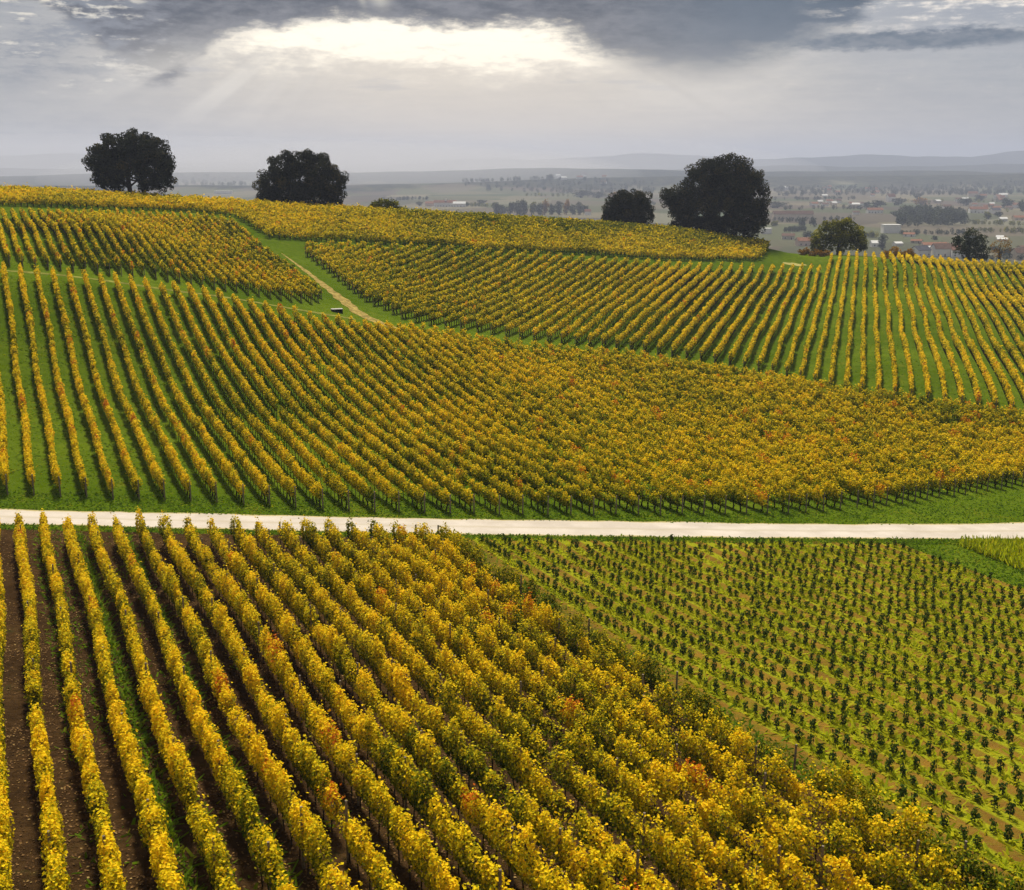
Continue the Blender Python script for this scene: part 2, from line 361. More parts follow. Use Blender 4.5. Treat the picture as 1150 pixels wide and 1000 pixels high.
def build_ground():
    xs = axis(-9000, -130, 180, 9000, 1.5, 1.16, 75.0); ys = axis(-300, -4, 340, 12500, 1.5, 1.12, 42.0)
    X, Y = np.meshgrid(xs, ys); Z = ground(X, Y)
    nx, ny = len(xs), len(ys)
    V = np.c_[X.ravel(), Y.ravel(), Z.ravel()]
    i, j = np.meshgrid(np.arange(nx-1), np.arange(ny-1)); a = (j*nx+i).ravel()
    F = np.c_[a, a+1, a+nx+1, a+nx]
    fx, fy = V[a, 0], V[a, 1]
    far = (fy > np.interp(fx, CRX, CRY)+60) | (np.abs(fx) > 260)
    o = obj('ground', mesh_np('ground', V, F, [M_grass, M_valley], mi=far.astype(int), smooth=True)); tag(o, kind='structure')
build_ground()

AL = RAD(-24.65)                # direction of the rows either side of the road
def frame(a): return np.array([math.sin(a), math.cos(a)]), np.array([math.cos(a), -math.sin(a)])
def sheet(name, G, up, m, kind='structure', uvs=None):
    """a sheet laid on the land: G (rows, cols, 2) plan positions"""
    r, c, _ = G.shape; z = ground(G[..., 0], G[..., 1])+up
    V = np.c_[G[..., 0].ravel(), G[..., 1].ravel(), z.ravel()]
    i, j = np.meshgrid(np.arange(c-1), np.arange(r-1)); a = (j*c+i).ravel()
    o = obj(name, mesh_np(name, V, np.c_[a, a+1, a+c+1, a+c], m, smooth=True)); tag(o, kind=kind); return o
def resample(P, n):
    P = np.array(P, float); d = np.r_[0, np.cumsum(np.hypot(*np.diff(P, axis=0).T))]
    t = np.linspace(0, d[-1], n); return np.c_[np.interp(t, d, P[:, 0]), np.interp(t, d, P[:, 1])]
def smooth_line(P, n):
    Q = resample(P, n)
    for _ in range(n//6):
        Q[1:-1] = .25*Q[:-2]+.5*Q[1:-1]+.25*Q[2:]
    return Q
ROAD_FAR = [(-75, 79.2), (-55, 79.8), (-42.7, 80.3), (-29, 81.3), (-19, 82.3), (0, 84.5), (20.1, 87.2), (31.7, 89.0), (44.1, 91.6), (51.4, 93.6), (70, 99.5), (95, 109)]
ROAD_NEAR = [(-75, 75.4), (-55, 75.9), (-40.7, 76.3), (-27.6, 77.2), (-18.1, 78.1), (0, 80.0), (19.2, 82.5), (30.1, 84.2), (41.5, 85.9), (47.8, 87.2), (72, 93.4), (98, 103)]
def road_near_y(x): return np.interp(x, [p[0] for p in ROAD_NEAR], [p[1] for p in ROAD_NEAR])
def road_far_y(x): return np.interp(x, [p[0] for p in ROAD_FAR], [p[1] for p in ROAD_FAR])
def build_road():
    m, nt, b = mat('chalk_road'); p = pos(nt)
    a = nt.nodes.new('ShaderNodeAttribute'); a.attribute_name = 'across'; t = E(nt, a.outputs['Fac'])
    n1 = noise(nt, p, .35, 5, .6); n2 = noise(nt, p, 4.0, 5, .7)
    tt = t+(n1-.5)*.12
    c = mixc(nt, n1.step(.3, .7), (.42, .37, .31), (.52, .465, .40))
    mid = tt.gauss(.5, .06)*.6 + tt.gauss(.18, .05)*.2 + tt.gauss(.82, .05)*.15
    c = mixc(nt, mid, c, (.38, .33, .24))
    edge = ((t-.5)._op('ABSOLUTE')+(n1-.5)*.16+(n2-.5)*.14).step(.40, .485)
    c = mixc(nt, edge, c, (.36, .30, .13))
    c = mixc(nt, n2.step(.55, .75)*.3, c, (.43, .38, .31))
    nt.links.new(c, b.inputs['Base Color']); bump(nt, b, n2, .03)
    A = smooth_line(ROAD_FAR, 160); B = smooth_line(ROAD_NEAR, 160); k = 13
    w = np.linspace(0, 1, k); r2 = np.random.default_rng(3)
    A[:, 1] += np.convolve(r2.normal(0, .16, 160), [.25, .5, .25], 'same'); B[:, 1] += np.convolve(r2.normal(0, .16, 160), [.25, .5, .25], 'same')
    G = A[:, None]*(1-w)[None, :, None]+B[:, None]*w[None, :, None]
    o = sheet('road', G[:, ::-1], .03, m)
    at = o.data.attributes.new('across', 'FLOAT', 'POINT'); at.data.foreach_set('value', np.tile(w[::-1], 160).astype(np.float32))
build_road()
def field_sheet(name, d0, d1, s0, endgap, up, m, nd=60, ns=90):
    u, n = frame(AL); G = np.zeros((ns, nd, 2))
    for i, d in enumerate(np.linspace(d0, d1, nd)):
        s = np.linspace(20, 140, 600); P = d*n[None]+s[:, None]*u[None]
        k = np.argmax(P[:, 1] > road_near_y(P[:, 0])-endgap); e = s[k]
        st = max(s0, (8-d*n[1])/u[1])
        t = np.linspace(st, e+.15*math.sin(i*1.7)+.1*math.sin(i*.6), ns); G[:, i] = d*n[None]+t[:, None]*u[None]
    return sheet(name, G, up, m)
def soils():
    m, nt, b = mat('dark_soil'); p = pos(nt)
    n1 = noise(nt, p, .25, 4); n2 = noise(nt, p, 3.0, 6, .7); n3 = noise(nt, p, 14.0, 4, .7)
    c = mixc(nt, n1.step(.35, .65), (.065, .036, .014), (.115, .064, .024))
    c = mixc(nt, n2.step(.35, .7)*.8, c, (.038, .022, .010))
    c = mixc(nt, noise(nt, p, .5, 5, .7).step(.58, .72)*.55, c, (.045, .055, .012))
    c = mixc(nt, n3.step(.62, .78)*.5, c, (.13, .085, .05))
    nt.links.new(c, b.inputs['Base Color']); bump(nt, b, n2*2.0+n3, .18)
    field_sheet('field_soil', -14, 27.9, 12, 1.2, .02, m)
    m, nt, b = mat('tan_soil'); p = pos(nt)
    n1 = noise(nt, p, .3, 4); n2 = noise(nt, p, 2.5, 6, .7); n3 = noise(nt, p, 9.0, 4, .7)
    c = mixc(nt, n1.step(.35, .65), (.16, .085, .016), (.24, .13, .020))
    c = mixc(nt, n2.step(.40, .70)*.8, c, (.17, .15, .012))
    c = mixc(nt, n3.step(.55, .75)*.6, c, (.06, .034, .014))
    sp = nt.nodes.new('ShaderNodeSeparateXYZ'); nt.links.new(p, sp.inputs[0])
    dd = E(nt, sp.outputs[0])*float(frame(AL)[1][0]) + E(nt, sp.outputs[1])*float(frame(AL)[1][1])
    fr = (((dd-30.35)/1.535+.5)._op('FRACT')-.5)._op('ABSOLUTE')
    g = (fr+(n2-.5)*.22+(n3-.5)*.2).step(.30, .17)*(dd.step(29.4, 29.9))
    c = mixc(nt, g*.85, c, mixc(nt, n3.step(.35, .65), (.17, .21, .008), (.34, .34, .012)))
    lane = dd.step(30.0, 29.3)
    c = mixc(nt, lane*n2.step(.38, .6)*.8, c, (.085, .085, .012))
    nt.links.new(c, b.inputs['Base Color']); bump(nt, b, n2+n3, .10)
    field_sheet('young_field_soil', 28.0, 62.3, 12, .9, .02, m)
soils()
def tracks():
    m = plain('dirt_track', (.27, .20, .06), .45, 1.6)
    def strip(name, P, w, mm, n=60, up=.025):
        Q = smooth_line(P, n); d = np.gradient(Q, axis=0); d /= np.linalg.norm(d, axis=1)[:, None]; nn = np.c_[d[:, 1], -d[:, 0]]
        ws = np.interp(np.linspace(0, 1, n), np.linspace(0, 1, len(w)), w)*(1+.18*np.sin(np.arange(n)*1.3)+.12*np.sin(np.arange(n)*.51))
        k = np.linspace(-.5, .5, 5); sheet(name, Q[:, None]+nn[:, None]*k[None, :, None]*ws[:, None, None], up, mm)
    strip('dirt_track', [(-43.3, 211.5), (-38.4, 202.5), (-34.4, 194.2), (-30.4, 185.1), (-25.7, 174.7), (-22.9, 168.2), (-19.3, 165.2), (-17.2, 164.0)], [.2, .6, 1.0, 1.3, 1.8, 2.2, 2.2, 1.8], m)
    m2 = plain('dry_grass_path', (.17, .17, .035), .3, 1.0)
    strip('path', [(-78, 142), (-66.1, 145.6), (-60.7, 149.0), (-53.6, 152.2), (-47.1, 154.6), (-41.1, 158.3), (-35.0, 159.9), (-29.7, 161.7), (-23.2, 164.1)], [.8, .8, 1.0, .8, .9, .8, .9, 1.2], m2)
    strip('bare_patch', [(-61.8, 233.9), (-59.0, 233.6), (-56.0, 232.0)], [.8, 2.4, .6], plain('pale_bare_earth', (.42, .33, .13), .25, 1.2), 16)
    strip('hay_patch', [(70.1, 290.4), (73.2, 291.2), (76.6, 292.7)], [1.2, 2.4, .9], plain('straw', (.34, .30, .10), .25, 1.2), 12)
tracks()

# ------------------------------------------------------------------ vine rows
def leaf_quads(c, nrm, size, r):
    n = len(c); q = r.normal(size=(n, 3)); a = np.cross(nrm, q); a /= np.linalg.norm(a, axis=1)[:, None]+1e-9
    b = np.cross(nrm, a); b /= np.linalg.norm(b, axis=1)[:, None]+1e-9
    s = np.asarray(size)[:, None]
    V = np.empty((n, 4, 3), np.float32)
    V[:, 0] = c+a*.58*s; V[:, 1] = c+b*.42*s+nrm*.08*s; V[:, 2] = c-a*.46*s; V[:, 3] = c-b*.42*s+nrm*.08*s
    return V.reshape(-1, 3)
def vine_points(p0, p1, P, r, own_trunks=0):
    """leaves and stems of one row from p0 (near) to p1 (far); returns V, tones, material index and the first trunks' places"""
    p0, p1 = np.array(p0), np.array(p1); L = np.linalg.norm(p1-p0); u = (p1-p0)/L; nn = np.array([u[1], -u[0]])
    nv = max(2, int(L/P.get('gap', 1.1))); sv = (np.arange(nv)+.5)/nv*L
    xy = p0+sv[:, None]*u; gz = ground(xy[:, 0], xy[:, 1])
    size = np.maximum(P.get('smin', .125), xy[:, 1]*P.get('spx', 2.4)/1250)
    hm = np.clip(r.normal(1, P.get('hvar', .07), nv), .6, 1.25); wm = np.clip(r.normal(1, .16, nv), .5, 1.5)
    live = r.random(nv) > P.get('miss', .03)
    thin = np.where(r.random(nv) < P.get('thin', .08), r.uniform(.15, .5, nv), 1.0)*live
    hm = np.where(thin < 1, hm*.85, hm)
    tv = P['tone']+P.get('tvar', .07)*lowfreq(xy[:, 0], xy[:, 1], P.get('tlen', 24), P.get('seed', 0))+r.normal(0, P.get('vvar', .055), nv)
    if 'tonefn' in P: tv = tv+P['tonefn'](xy[:, 0], xy[:, 1])
    red = r.random(nv) < P.get('red', .012); tv = np.where(red, np.maximum(tv, .60)+r.uniform(.05, .18, nv), tv)
    h, w, zb = P['h'], P['w'], P['zb']
    lam = 2*((h-zb)+w)*P.get('cov', 1.5)/(.55*size**2)*(L/nv)*thin*hm
    cnt = r.poisson(lam); idx = np.repeat(np.arange(nv), cnt); n = len(idx)
    th = r.uniform(0, 2*math.pi, n); rr = np.sqrt(r.uniform(.2, 1, n))
    s = sv[idx]+r.normal(0, .36, n)*(L/nv)/1.1
    lump = .16*np.sin(s*3.1+7*r.random())+.13*np.sin(s*7.3+th*2)
    lat = .5*w*wm[idx]*rr*np.cos(th)*(1+lump)+.10*np.sin(sv[idx]*.23+5*P.get('seed', 0))
    rel = .5+.5*rr*np.sin(th)
    zz = zb+(h*hm[idx]*(1+.5*lump)-zb)*rel
    sh = r.random(n) < P.get('shoot', .06); zz = zz+sh*r.uniform(0, .42, n)*(rel > .5); hang = r.random(n) < .06; zz = np.where(hang, zz-r.uniform(0, .4, n)*(rel < .4), zz)
    zz = np.maximum(zz, .12)
    gzl = np.interp(s, sv, gz)
    c = np.c_[p0[0]+s*u[0]+lat*nn[0], p0[1]+s*u[1]+lat*nn[1], gzl+zz]
    nr = np.c_[np.cos(th)*nn[0], np.cos(th)*nn[1], np.sin(th)*.8+.25]*.9+r.normal(0, .55, (n, 3)); nr /= np.linalg.norm(nr, axis=1)[:, None]
    sz = size[idx]*r.uniform(.7, 1.25, n)
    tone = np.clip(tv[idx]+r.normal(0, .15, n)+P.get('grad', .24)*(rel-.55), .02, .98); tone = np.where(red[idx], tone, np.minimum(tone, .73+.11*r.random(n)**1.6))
    V = leaf_quads(c, nr, sz, r); mi = np.zeros(n, np.int32)
    own = [(xy[i, 0], xy[i, 1], gz[i]) for i in range(min(own_trunks, nv)) if live[i]]
    if P.get('stems', True):
        k = np.arange(nv)[live]; k = k[k >= own_trunks]
        k = k[: (10**6)]
        if len(k):
            rad = np.maximum(.035, xy[k, 1]/1250*.55); top = zb+.35
            B = np.c_[xy[k], gz[k]-.05]; lean = r.normal(0, .05, (len(k), 2))
            ring = []
            for q in range(3):
                t = 2*math.pi*q/3+.4; ring.append((rad*math.cos(t), rad*math.sin(t)))
            W = []
            for q in range(3):
                a, b = ring[q], ring[(q+1) % 3]
                p = [np.c_[B[:, 0]+a[0], B[:, 1]+a[1], B[:, 2]], np.c_[B[:, 0]+b[0], B[:, 1]+b[1], B[:, 2]],
                     np.c_[B[:, 0]+b[0]*.7+lean[:, 0], B[:, 1]+b[1]*.7+lean[:, 1], B[:, 2]+top], np.c_[B[:, 0]+a[0]*.7+lean[:, 0], B[:, 1]+a[1]*.7+lean[:, 1], B[:, 2]+top]]
                W.append(np.stack(p, 1))
            W = np.concatenate(W).reshape(-1, 3)
            V = np.concatenate([V, W]); tone = np.r_[tone, np.zeros(len(W)//4)]; mi = np.r_[mi, np.ones(len(W)//4, np.int32)]
    return V, tone, mi, own
def trunk_mesh(r):
    m = MB(); m.tube([(0, 0, -.05), (.03, .02, .25), (-.03, .05, .5), (.04, .0, .8), (.16, .03, 1.02)], [.055, .045, .05, .04, .02], 5)
    m.tube([(.03, 0, .72), (-.14, .02, 1.0)], [.035, .018], 4); return m.mesh('trunk', M_bark)
TRUNKS = [trunk_mesh(None)]
def post_mesh():
    m = MB(); m.tube([(0, 0, -.1), (0, 0, 1.0), (.01, 0, 1.85)], [.05, .048, .045], 6); return m.mesh('end_post', M_post)
POST = post_mesh()
NROWS = 0
def vine_row(p0, p1, P, label, group, trunks=0, post0=False, post1=False):
    global NROWS; NROWS += 1
    r = np.random.default_rng(1000+NROWS)
    V, tone, mi, own = vine_points(p0, p1, P, r, trunks)
    o = bpy.data.objects.new('vine_row', None); C.objects.link(o); z0 = g1(*p0); o.location = (p0[0], p0[1], z0); o.empty_display_size = .5
    tag(o, label, 'vine row', group)
    V = V-np.array([p0[0], p0[1], z0], np.float32)
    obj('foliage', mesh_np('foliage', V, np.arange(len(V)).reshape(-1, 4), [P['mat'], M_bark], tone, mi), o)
    for (x, y, z) in own: obj('trunk', TRUNKS[0], o, (x-p0[0], y-p0[1], z-z0), r.uniform(0, 6.28), (1.3*y/100+.2, 1.3*y/100+.2, 1))
    d = np.array(p1)-np.array(p0); d = d/np.linalg.norm(d)
    if post0: q = np.array(p0)-d*.25; obj('end_post', POST, o, (q[0]-p0[0], q[1]-p0[1], g1(*q)-z0), scale=(1.2, 1.2, P['h']/2.05))
    if post1: q = np.array(p1)+d*.25; obj('end_post', POST, o, (q[0]-p0[0], q[1]-p0[1], g1(*q)-z0), scale=(1.2, 1.2, P['h']/2.05))
    if 'posts' in P:
        Lr = math.hypot(p1[0]-p0[0], p1[1]-p0[1]); t = r.uniform(2, 8)
        while t < Lr-3:
            q = np.array(p0)+d*t; obj('post', POST, o, (q[0]-p0[0], q[1]-p0[1], g1(*q)-z0), scale=(1.0, 1.0, r.uniform(1.12, 1.25))); t += P['posts']
    return o
def clip_line(d, a, poly, s0, s1, step=.4):
    u, n = frame(a); s = np.arange(s0, s1, step); X = d*n[0]+s*u[0]; Y = d*n[1]+s*u[1]; ins = inside(poly, X, Y)
    best = None; i = 0
    while i < len(s):
        if ins[i]:
            j = i
            while j+1 < len(s) and ins[j+1]: j += 1
            if best is None or j-i > best[1]-best[0]: best = (i, j)
            i = j+1
        else: i += 1
    if best is None or (best[1]-best[0])*step < 2.5: return None
    i, j = best; return (X[i], Y[i]), (X[j], Y[j])
def in_view(x, y, z, pad=0):
    cp, sp = math.cos(PITCH), math.sin(PITCH); zz = z-CZ
    dep = y*cp-zz*sp; up = y*sp+zz*cp
    return 575+F_PX*x/dep, 500-F_PX*up/dep

# the front block on dark soil
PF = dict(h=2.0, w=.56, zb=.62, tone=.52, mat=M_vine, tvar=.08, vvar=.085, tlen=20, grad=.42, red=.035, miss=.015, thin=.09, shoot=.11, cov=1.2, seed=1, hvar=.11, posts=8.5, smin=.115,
          tonefn=lambda x, y: np.where(x+.45*y > 22, -.04, .05)*np.clip(np.abs(x+.45*y-22)/10, 0, 1))
uA, nA = frame(AL)
for q in range(-1, 19):
    d = -.33+1.5*q
    s = np.arange(10, 130, .25); X = d*nA[0]+s*uA[0]; Y = d*nA[1]+s*uA[1]
    k = np.argmax(Y > road_near_y(X)-4.4); st = np.argmax(Y > 19.0)
    P = dict(PF)
    if q == 18: P.update(tone=.36, grad=.22, vvar=.08)
    vine_row((X[st], Y[st]), (X[k], Y[k]), P, f'golden vine row on dark soil, {nth(q+2)} from the left in the block nearest the viewer', 'vine rows of the front block', post1=True)

# the middle block beyond the road
POLY_M = [(-42.5,84.2),(-38.1,84.7),(-33.8,84.7),(-29.6,84.9),(-25.5,85.4),(-21.1,85.1),(-17,85.1),(-13,84.9),(-9.2,85.2),(-1,86),(6.7,87.2),(14.9,89),(20.7,90.4),(24.9,91.8),(29.3,93.6),(34.2,96.3),(39.6,99.9),(45.5,103.8),(51.7,108.1),(62.5,114.9),(78.3,143.4),(67.1,142.2),(61.7,143.3),(51.3,147.7),(41,155),(33.3,160.6),(24.4,162.6),(16.7,165.1),(6,164.2),(-2,163.6),(-11.2,163.9),(-17.4,160.3),(-22.1,156.8),(-28,155),(-34.1,154.7),(-40.2,154.8),(-46,153.7),(-51.1,150.8),(-55.9,148),(-60.4,144.6),(-65.2,142.8),(-68.1,141.7),(-80,138)]
PM = dict(h=1.9, w=.54, zb=.66, tone=.56, mat=M_vine, tvar=.08, vvar=.075, tlen=40, grad=.34, red=.035, miss=.02, thin=.06, cov=1.15, seed=2, spx=1.95,
          tonefn=lambda x, y: -.09*np.clip((x+30)/40, 0, 1)+.03)
i = 0
for n_ in range(-1, 64):
    d = .854+1.893*n_; c = clip_line(d, AL, POLY_M, 40, 260)
    if c is None: continue
    i += 1; P = dict(PM)
    if n_ > 14: P.update(w=.50+.14*min(1, (n_-14)/15), miss=.015, h=1.82, hvar=.08, thin=.07, vvar=.07, grad=.50, zb=.55, tone=PM['tone']-.02)
    vine_row(c[0], c[1], P, f'{nth(i)} vine row from the left in the block just above the white road', 'vine rows of the block above the road', trunks=3 if n_ < 50 else 2, post0=n_ < 50)

# the small upper left block
POLY_UL = [(-71,148.1),(-67.3,148.6),(-62,151.4),(-56.7,154.8),(-51.7,158.8),(-45.5,161),(-39.3,163.2),(-34.6,164.8),(-29.6,168),(-29.4,172),(-30.0,175.7),(-35.6,196.4),(-42.4,211.3),(-47.8,220.1),(-53.5,227.4),(-58.5,231.6),(-62,231.2),(-70.5,225.3),(-80.3,213.4),(-92.6,198.7),(-94.4,192.5),(-78,146)]
PU = dict(h=1.75, w=.5, zb=.62, tone=.46, mat=M_vine, tvar=.07, vvar=.07, tlen=30, grad=.34, red=.14, miss=.015, thin=.04, cov=1.05, seed=3, spx=2.2, tonefn=lambda x, y: .05*np.clip((-x-55)/20, -1, 1))
A_UL = RAD(-26); i = 0
for m_ in range(0, 30):
    c = clip_line(3.86+1.576*m_, A_UL, POLY_UL, 120, 330)
    if c is None: continue
    i += 1; vine_row(c[0], c[1], PU, f'{nth(i)} brownish gold vine row from the left in the small upper left block', 'vine rows of the upper left block', post0=True)

# the dense crest block, rows running across the view
POLY_T = [(-118,196),(-94.6,199.8),(-89.2,213.5),(-82.6,222.6),(-77.8,229),(-70.1,236.4),(-63.3,239.0),(-58.1,238.7),(-53.4,231.1),(-50.3,226.9),(-47.6,221.4),(-41.9,222.9),(-39.1,225.4),(-25.1,235.6),(-13.1,243.9),(.2,249.9),(9.1,254.9),(19.6,261),(34.4,265.2),(48.7,274),(62.1,285.4),(65.5,292.5),(70.1,306.1),(72,322),(40,315),(0,292),(-45,268),(-75,258),(-120,252),(-140,246),(-140,200)]
def tone_T(x, y):
    back = np.clip((y-(235+.55*(x+20)))/28, -1, 1.0)        # the far side of the block is greener
    return -.2*np.clip(back, 0, 1)*np.clip((x+45)/35, 0, 1)+.05*np.clip(-back, 0, 1)
PT = dict(h=1.8, w=.95, zb=.5, tone=.56, mat=M_vine, tvar=.07, vvar=.05, tlen=30, grad=.20, red=.008, miss=.01, thin=.03, cov=1.05, seed=4, spx=2.1, hvar=.12, shoot=.12, tonefn=tone_T)
A_T = RAD(59); i = 0
for k in range(0, 70):
    d = -225+1.9*k if False else None
uT, nT = frame(A_T)             # nT points to the front right: count back from the front edge
ds = [p[0]*nT[0]+p[1]*nT[1] for p in POLY_T]; dmax = max(ds); dmin = min(ds)
k = 0
while True:
    d = dmax-.4-1.75*k; k += 1
    if d < dmin: break
    c = clip_line(d, A_T, POLY_T, -200, 420)
    if c is None: continue
    u0, v0 = in_view(*c[0], g1(*c[0])); u1, v1 = in_view(*c[1], g1(*c[1]))
    if u1 < -40 or u0 > 1190: continue
    i += 1; vine_row(c[0], c[1], PT, f'{nth(i)} row back from the front edge of the dense golden crest block', 'vine rows of the crest block')

# the far right block
POLY_R = [(-39.6,214),(-32.7,200.9),(-27.1,187.9),(-23.3,179.6),(-20.2,176.8),(-16.5,172.2),(-11.7,172.6),(-9,173.3),(-5.9,174.2),(-3.6,174),(-1.3,174.2),(.7,174.1),(4.9,173.7),(9.5,173),(14,171.7),(18.3,170.6),(22.5,169.4),(27.9,168.4),(33.2,167.5),(38,166.7),(41.2,163.4),(43.6,157),(46.9,152.6),(50.4,150.6),(54.3,148.7),(58.5,147.5),(62.7,146.5),(66.9,145.6),(77.9,145.6),(150,145),(172,200),(172,306),(138.8,306),(114.8,306.5),(99,304),(86.9,303),(83.2,297),(76.9,277.3),(75,284.5),(59.6,272.2),(42.7,261.2),(25.4,255.3),(8.9,250),(-2.9,244.6),(-13,240.2),(-24.9,232),(-38.7,221.8),(-40,219.3)]
PR = dict(h=1.85, w=.56, zb=.66, tone=.58, mat=M_vine, tvar=.07, vvar=.065, tlen=45, grad=.32, red=.03, miss=.012, thin=.04, cov=1.0, seed=5, spx=2.2, tonefn=lambda x, y: -.10*np.clip((30-x)/40, 0, 1))
A_R = RAD(17.1); i = 0
for j in range(-50, 30):
    c = clip_line(1.8+2.16*j, A_R, POLY_R, 90, 420)
    if c is None: continue
    (xa, ya), (xb, yb) = c; vis = False
    for t in np.linspace(0, 1, 9):
        x, y = xa+(xb-xa)*t, ya+(yb-ya)*t; u, v = in_view(x, y, g1(x, y)+1)
        vis |= (-5 < u < 1160)
    if not vis: continue
    i += 1; vine_row(c[0], c[1], PR, f'{nth(i)} vine row from the left in the far right-hand hillside block', 'vine rows of the far right block', trunks=2, post0=True)
print('rows', NROWS)
# ------------------------------------------------------------------ young vines beside the front block
def young_mesh(name, r, nl=48, ls=.125):
    h = r.uniform(.50, .74); z = np.sort(r.uniform(.12, h, nl)); t = r.uniform(0, 6.28, nl); rad = .14*np.sqrt(r.random(nl))*(1.15-.5*np.abs(z/h-.55))
    c = np.c_[rad*np.cos(t), rad*np.sin(t), z]; nr = np.c_[np.cos(t), np.sin(t), np.full(nl, .35)]+r.normal(0, .5, (nl, 3)); nr /= np.linalg.norm(nr, axis=1)[:, None]
    V = leaf_quads(c, nr, ls*r.uniform(.75, 1.3, nl), r); tone = np.clip(r.normal(.38, .2, nl)+.25*(z/h-.5), 0, 1)
    W = []
    for q in range(3):
        a, b = 2*math.pi*q/3, 2*math.pi*(q+1)/3
        W += [(.02*math.cos(a), .02*math.sin(a), -.05), (.02*math.cos(b), .02*math.sin(b), -.05), (.016*math.cos(b), .016*math.sin(b), h*.9), (.016*math.cos(a), .016*math.sin(a), h*.9)]
    return np.concatenate([V, np.array(W)]), np.r_[tone, [0]*3], np.r_[np.zeros(nl, int), [1]*3]
def young_vines():
    r = np.random.default_rng(21); var = [young_mesh('young_vine', r) for _ in range(10)]
    meshes = [mesh_np('young_vine', v, np.arange(len(v)).reshape(-1, 4), [M_young, M_post], t, m) for v, t, m in var]
    plants = []; strips = []
    for k in range(0, 21):
        d = 30.35+1.535*k
        s = np.arange(8, 110, .78)+r.uniform(0, .3); X = d*nA[0]+s*uA[0]; Y = d*nA[1]+s*uA[1]
        ok = (Y > 14) & (Y < road_near_y(X)-2.0+.4*math.sin(k)); X, Y = X[ok]+r.normal(0, .05, ok.sum()), Y[ok]+r.normal(0, .05, ok.sum()); Z = ground(X, Y)
        i = 0
        for x, y, z in zip(X, Y, Z):
            u, v = in_view(x, y, z+.4)
            if not (-20 < u < 1560 and v < 1180): continue
            if -2 < u < 1152 and v < 1002: i += 1; plants.append([y, x, z, k, i, r.random()])
            else: plants.append([y+1000, x, z, k, 0, r.random()])
        strips.append((X, Y, Z))
    plants = [p for p in plants if p[5] > .08]
    # renumber along each row after the gaps
    cnt = {}
    for p in plants:
        if p[4]: cnt[p[3]] = cnt.get(p[3], 0)+1; p[4] = cnt[p[3]]
    order = sorted(plants, key=lambda p: p[0]); near = [p for p in order if p[4]][:300]; ids = set(map(id, near))
    for y, x, z, k, i, _ in near:
        o = obj('young_vine', meshes[int(r.integers(10))], None, (x, y, z+.02), r.uniform(0, 6.28), tuple(r.uniform(.72, 1.3, 3)))
        tag(o, f'small young vine, {nth(i)} from the bottom, in the {nth(k+1)} row beyond the tall golden vines', 'young vine', 'young vines in the low planting')
    Vs, Ts, Ms = [], [], []
    for p in order:
        if id(p) in ids: continue
        v, t, m = var[int(r.integers(10))]; y = p[0] % 1000; a = r.uniform(0, 6.28); q = v*r.uniform(.72, 1.3, 3)
        Vs.append(np.c_[q[:, 0]*math.cos(a)-q[:, 1]*math.sin(a)+p[1], q[:, 0]*math.sin(a)+q[:, 1]*math.cos(a)+y, q[:, 2]+p[2]+.02]); Ts.append(t); Ms.append(m)
    V = np.concatenate(Vs); o = obj('young_vines', mesh_np('young_vines', V, np.arange(len(V)).reshape(-1, 4), [M_young, M_post], np.concatenate(Ts), np.concatenate(Ms)))
    tag(o, 'low rows of small young vines further up towards the white road', 'young vines', None, 'stuff')
    # bright grass growing along each line of young vines
    Ls = []
    for X, Y, Z in strips:
        n = len(X)*46; i = r.integers(0, len(X), n); a = r.uniform(-.4, .4, n); b = r.normal(-.02, .22, n)
        keep = r.random(n) < .62+.4*lowfreq(X[i], Y[i], 9, 8)
        i, a, b = i[keep], a[keep], b[keep]
        Ls.append(np.c_[X[i]+a*uA[0]+b*nA[0], Y[i]+a*uA[1]+b*nA[1], Z[i]])
    P = np.concatenate(Ls); blades('row_grass', P, .17, .26, M_lime, r, .58, .2, 'bright lime grass growing in strips along the young vines')
def blades(name, P, w, h, m, r, t0, tv, label, tone=None, lean=1.0):
    n = len(P); a = r.uniform(0, math.pi, n); ww = w*r.uniform(.6, 1.3, n)/2; hh = h*r.uniform(.4, 1.1, n); ln = r.normal(0, lean, (n, 2))*h
    V = np.empty((n, 4, 3)); ca, sa = np.cos(a)*ww, np.sin(a)*ww
    V[:, 0] = P+np.c_[-ca, -sa, np.full(n, -.02)]; V[:, 1] = P+np.c_[ca, sa, np.full(n, -.02)]
    V[:, 2] = P+np.c_[ln[:, 0]+ca*.5, ln[:, 1]+sa*.5, hh]; V[:, 3] = P+np.c_[ln[:, 0]-ca*.5, ln[:, 1]-sa*.5, hh*.85]
    tn = np.clip((t0 if tone is None else tone)+r.normal(0, tv, n), 0, 1)
    o = obj(name, mesh_np(name, V.reshape(-1, 3), np.arange(4*n).reshape(-1, 4), m, tn)); tag(o, label, name.replace('_', ' '), None, 'stuff'); return o
young_vines()
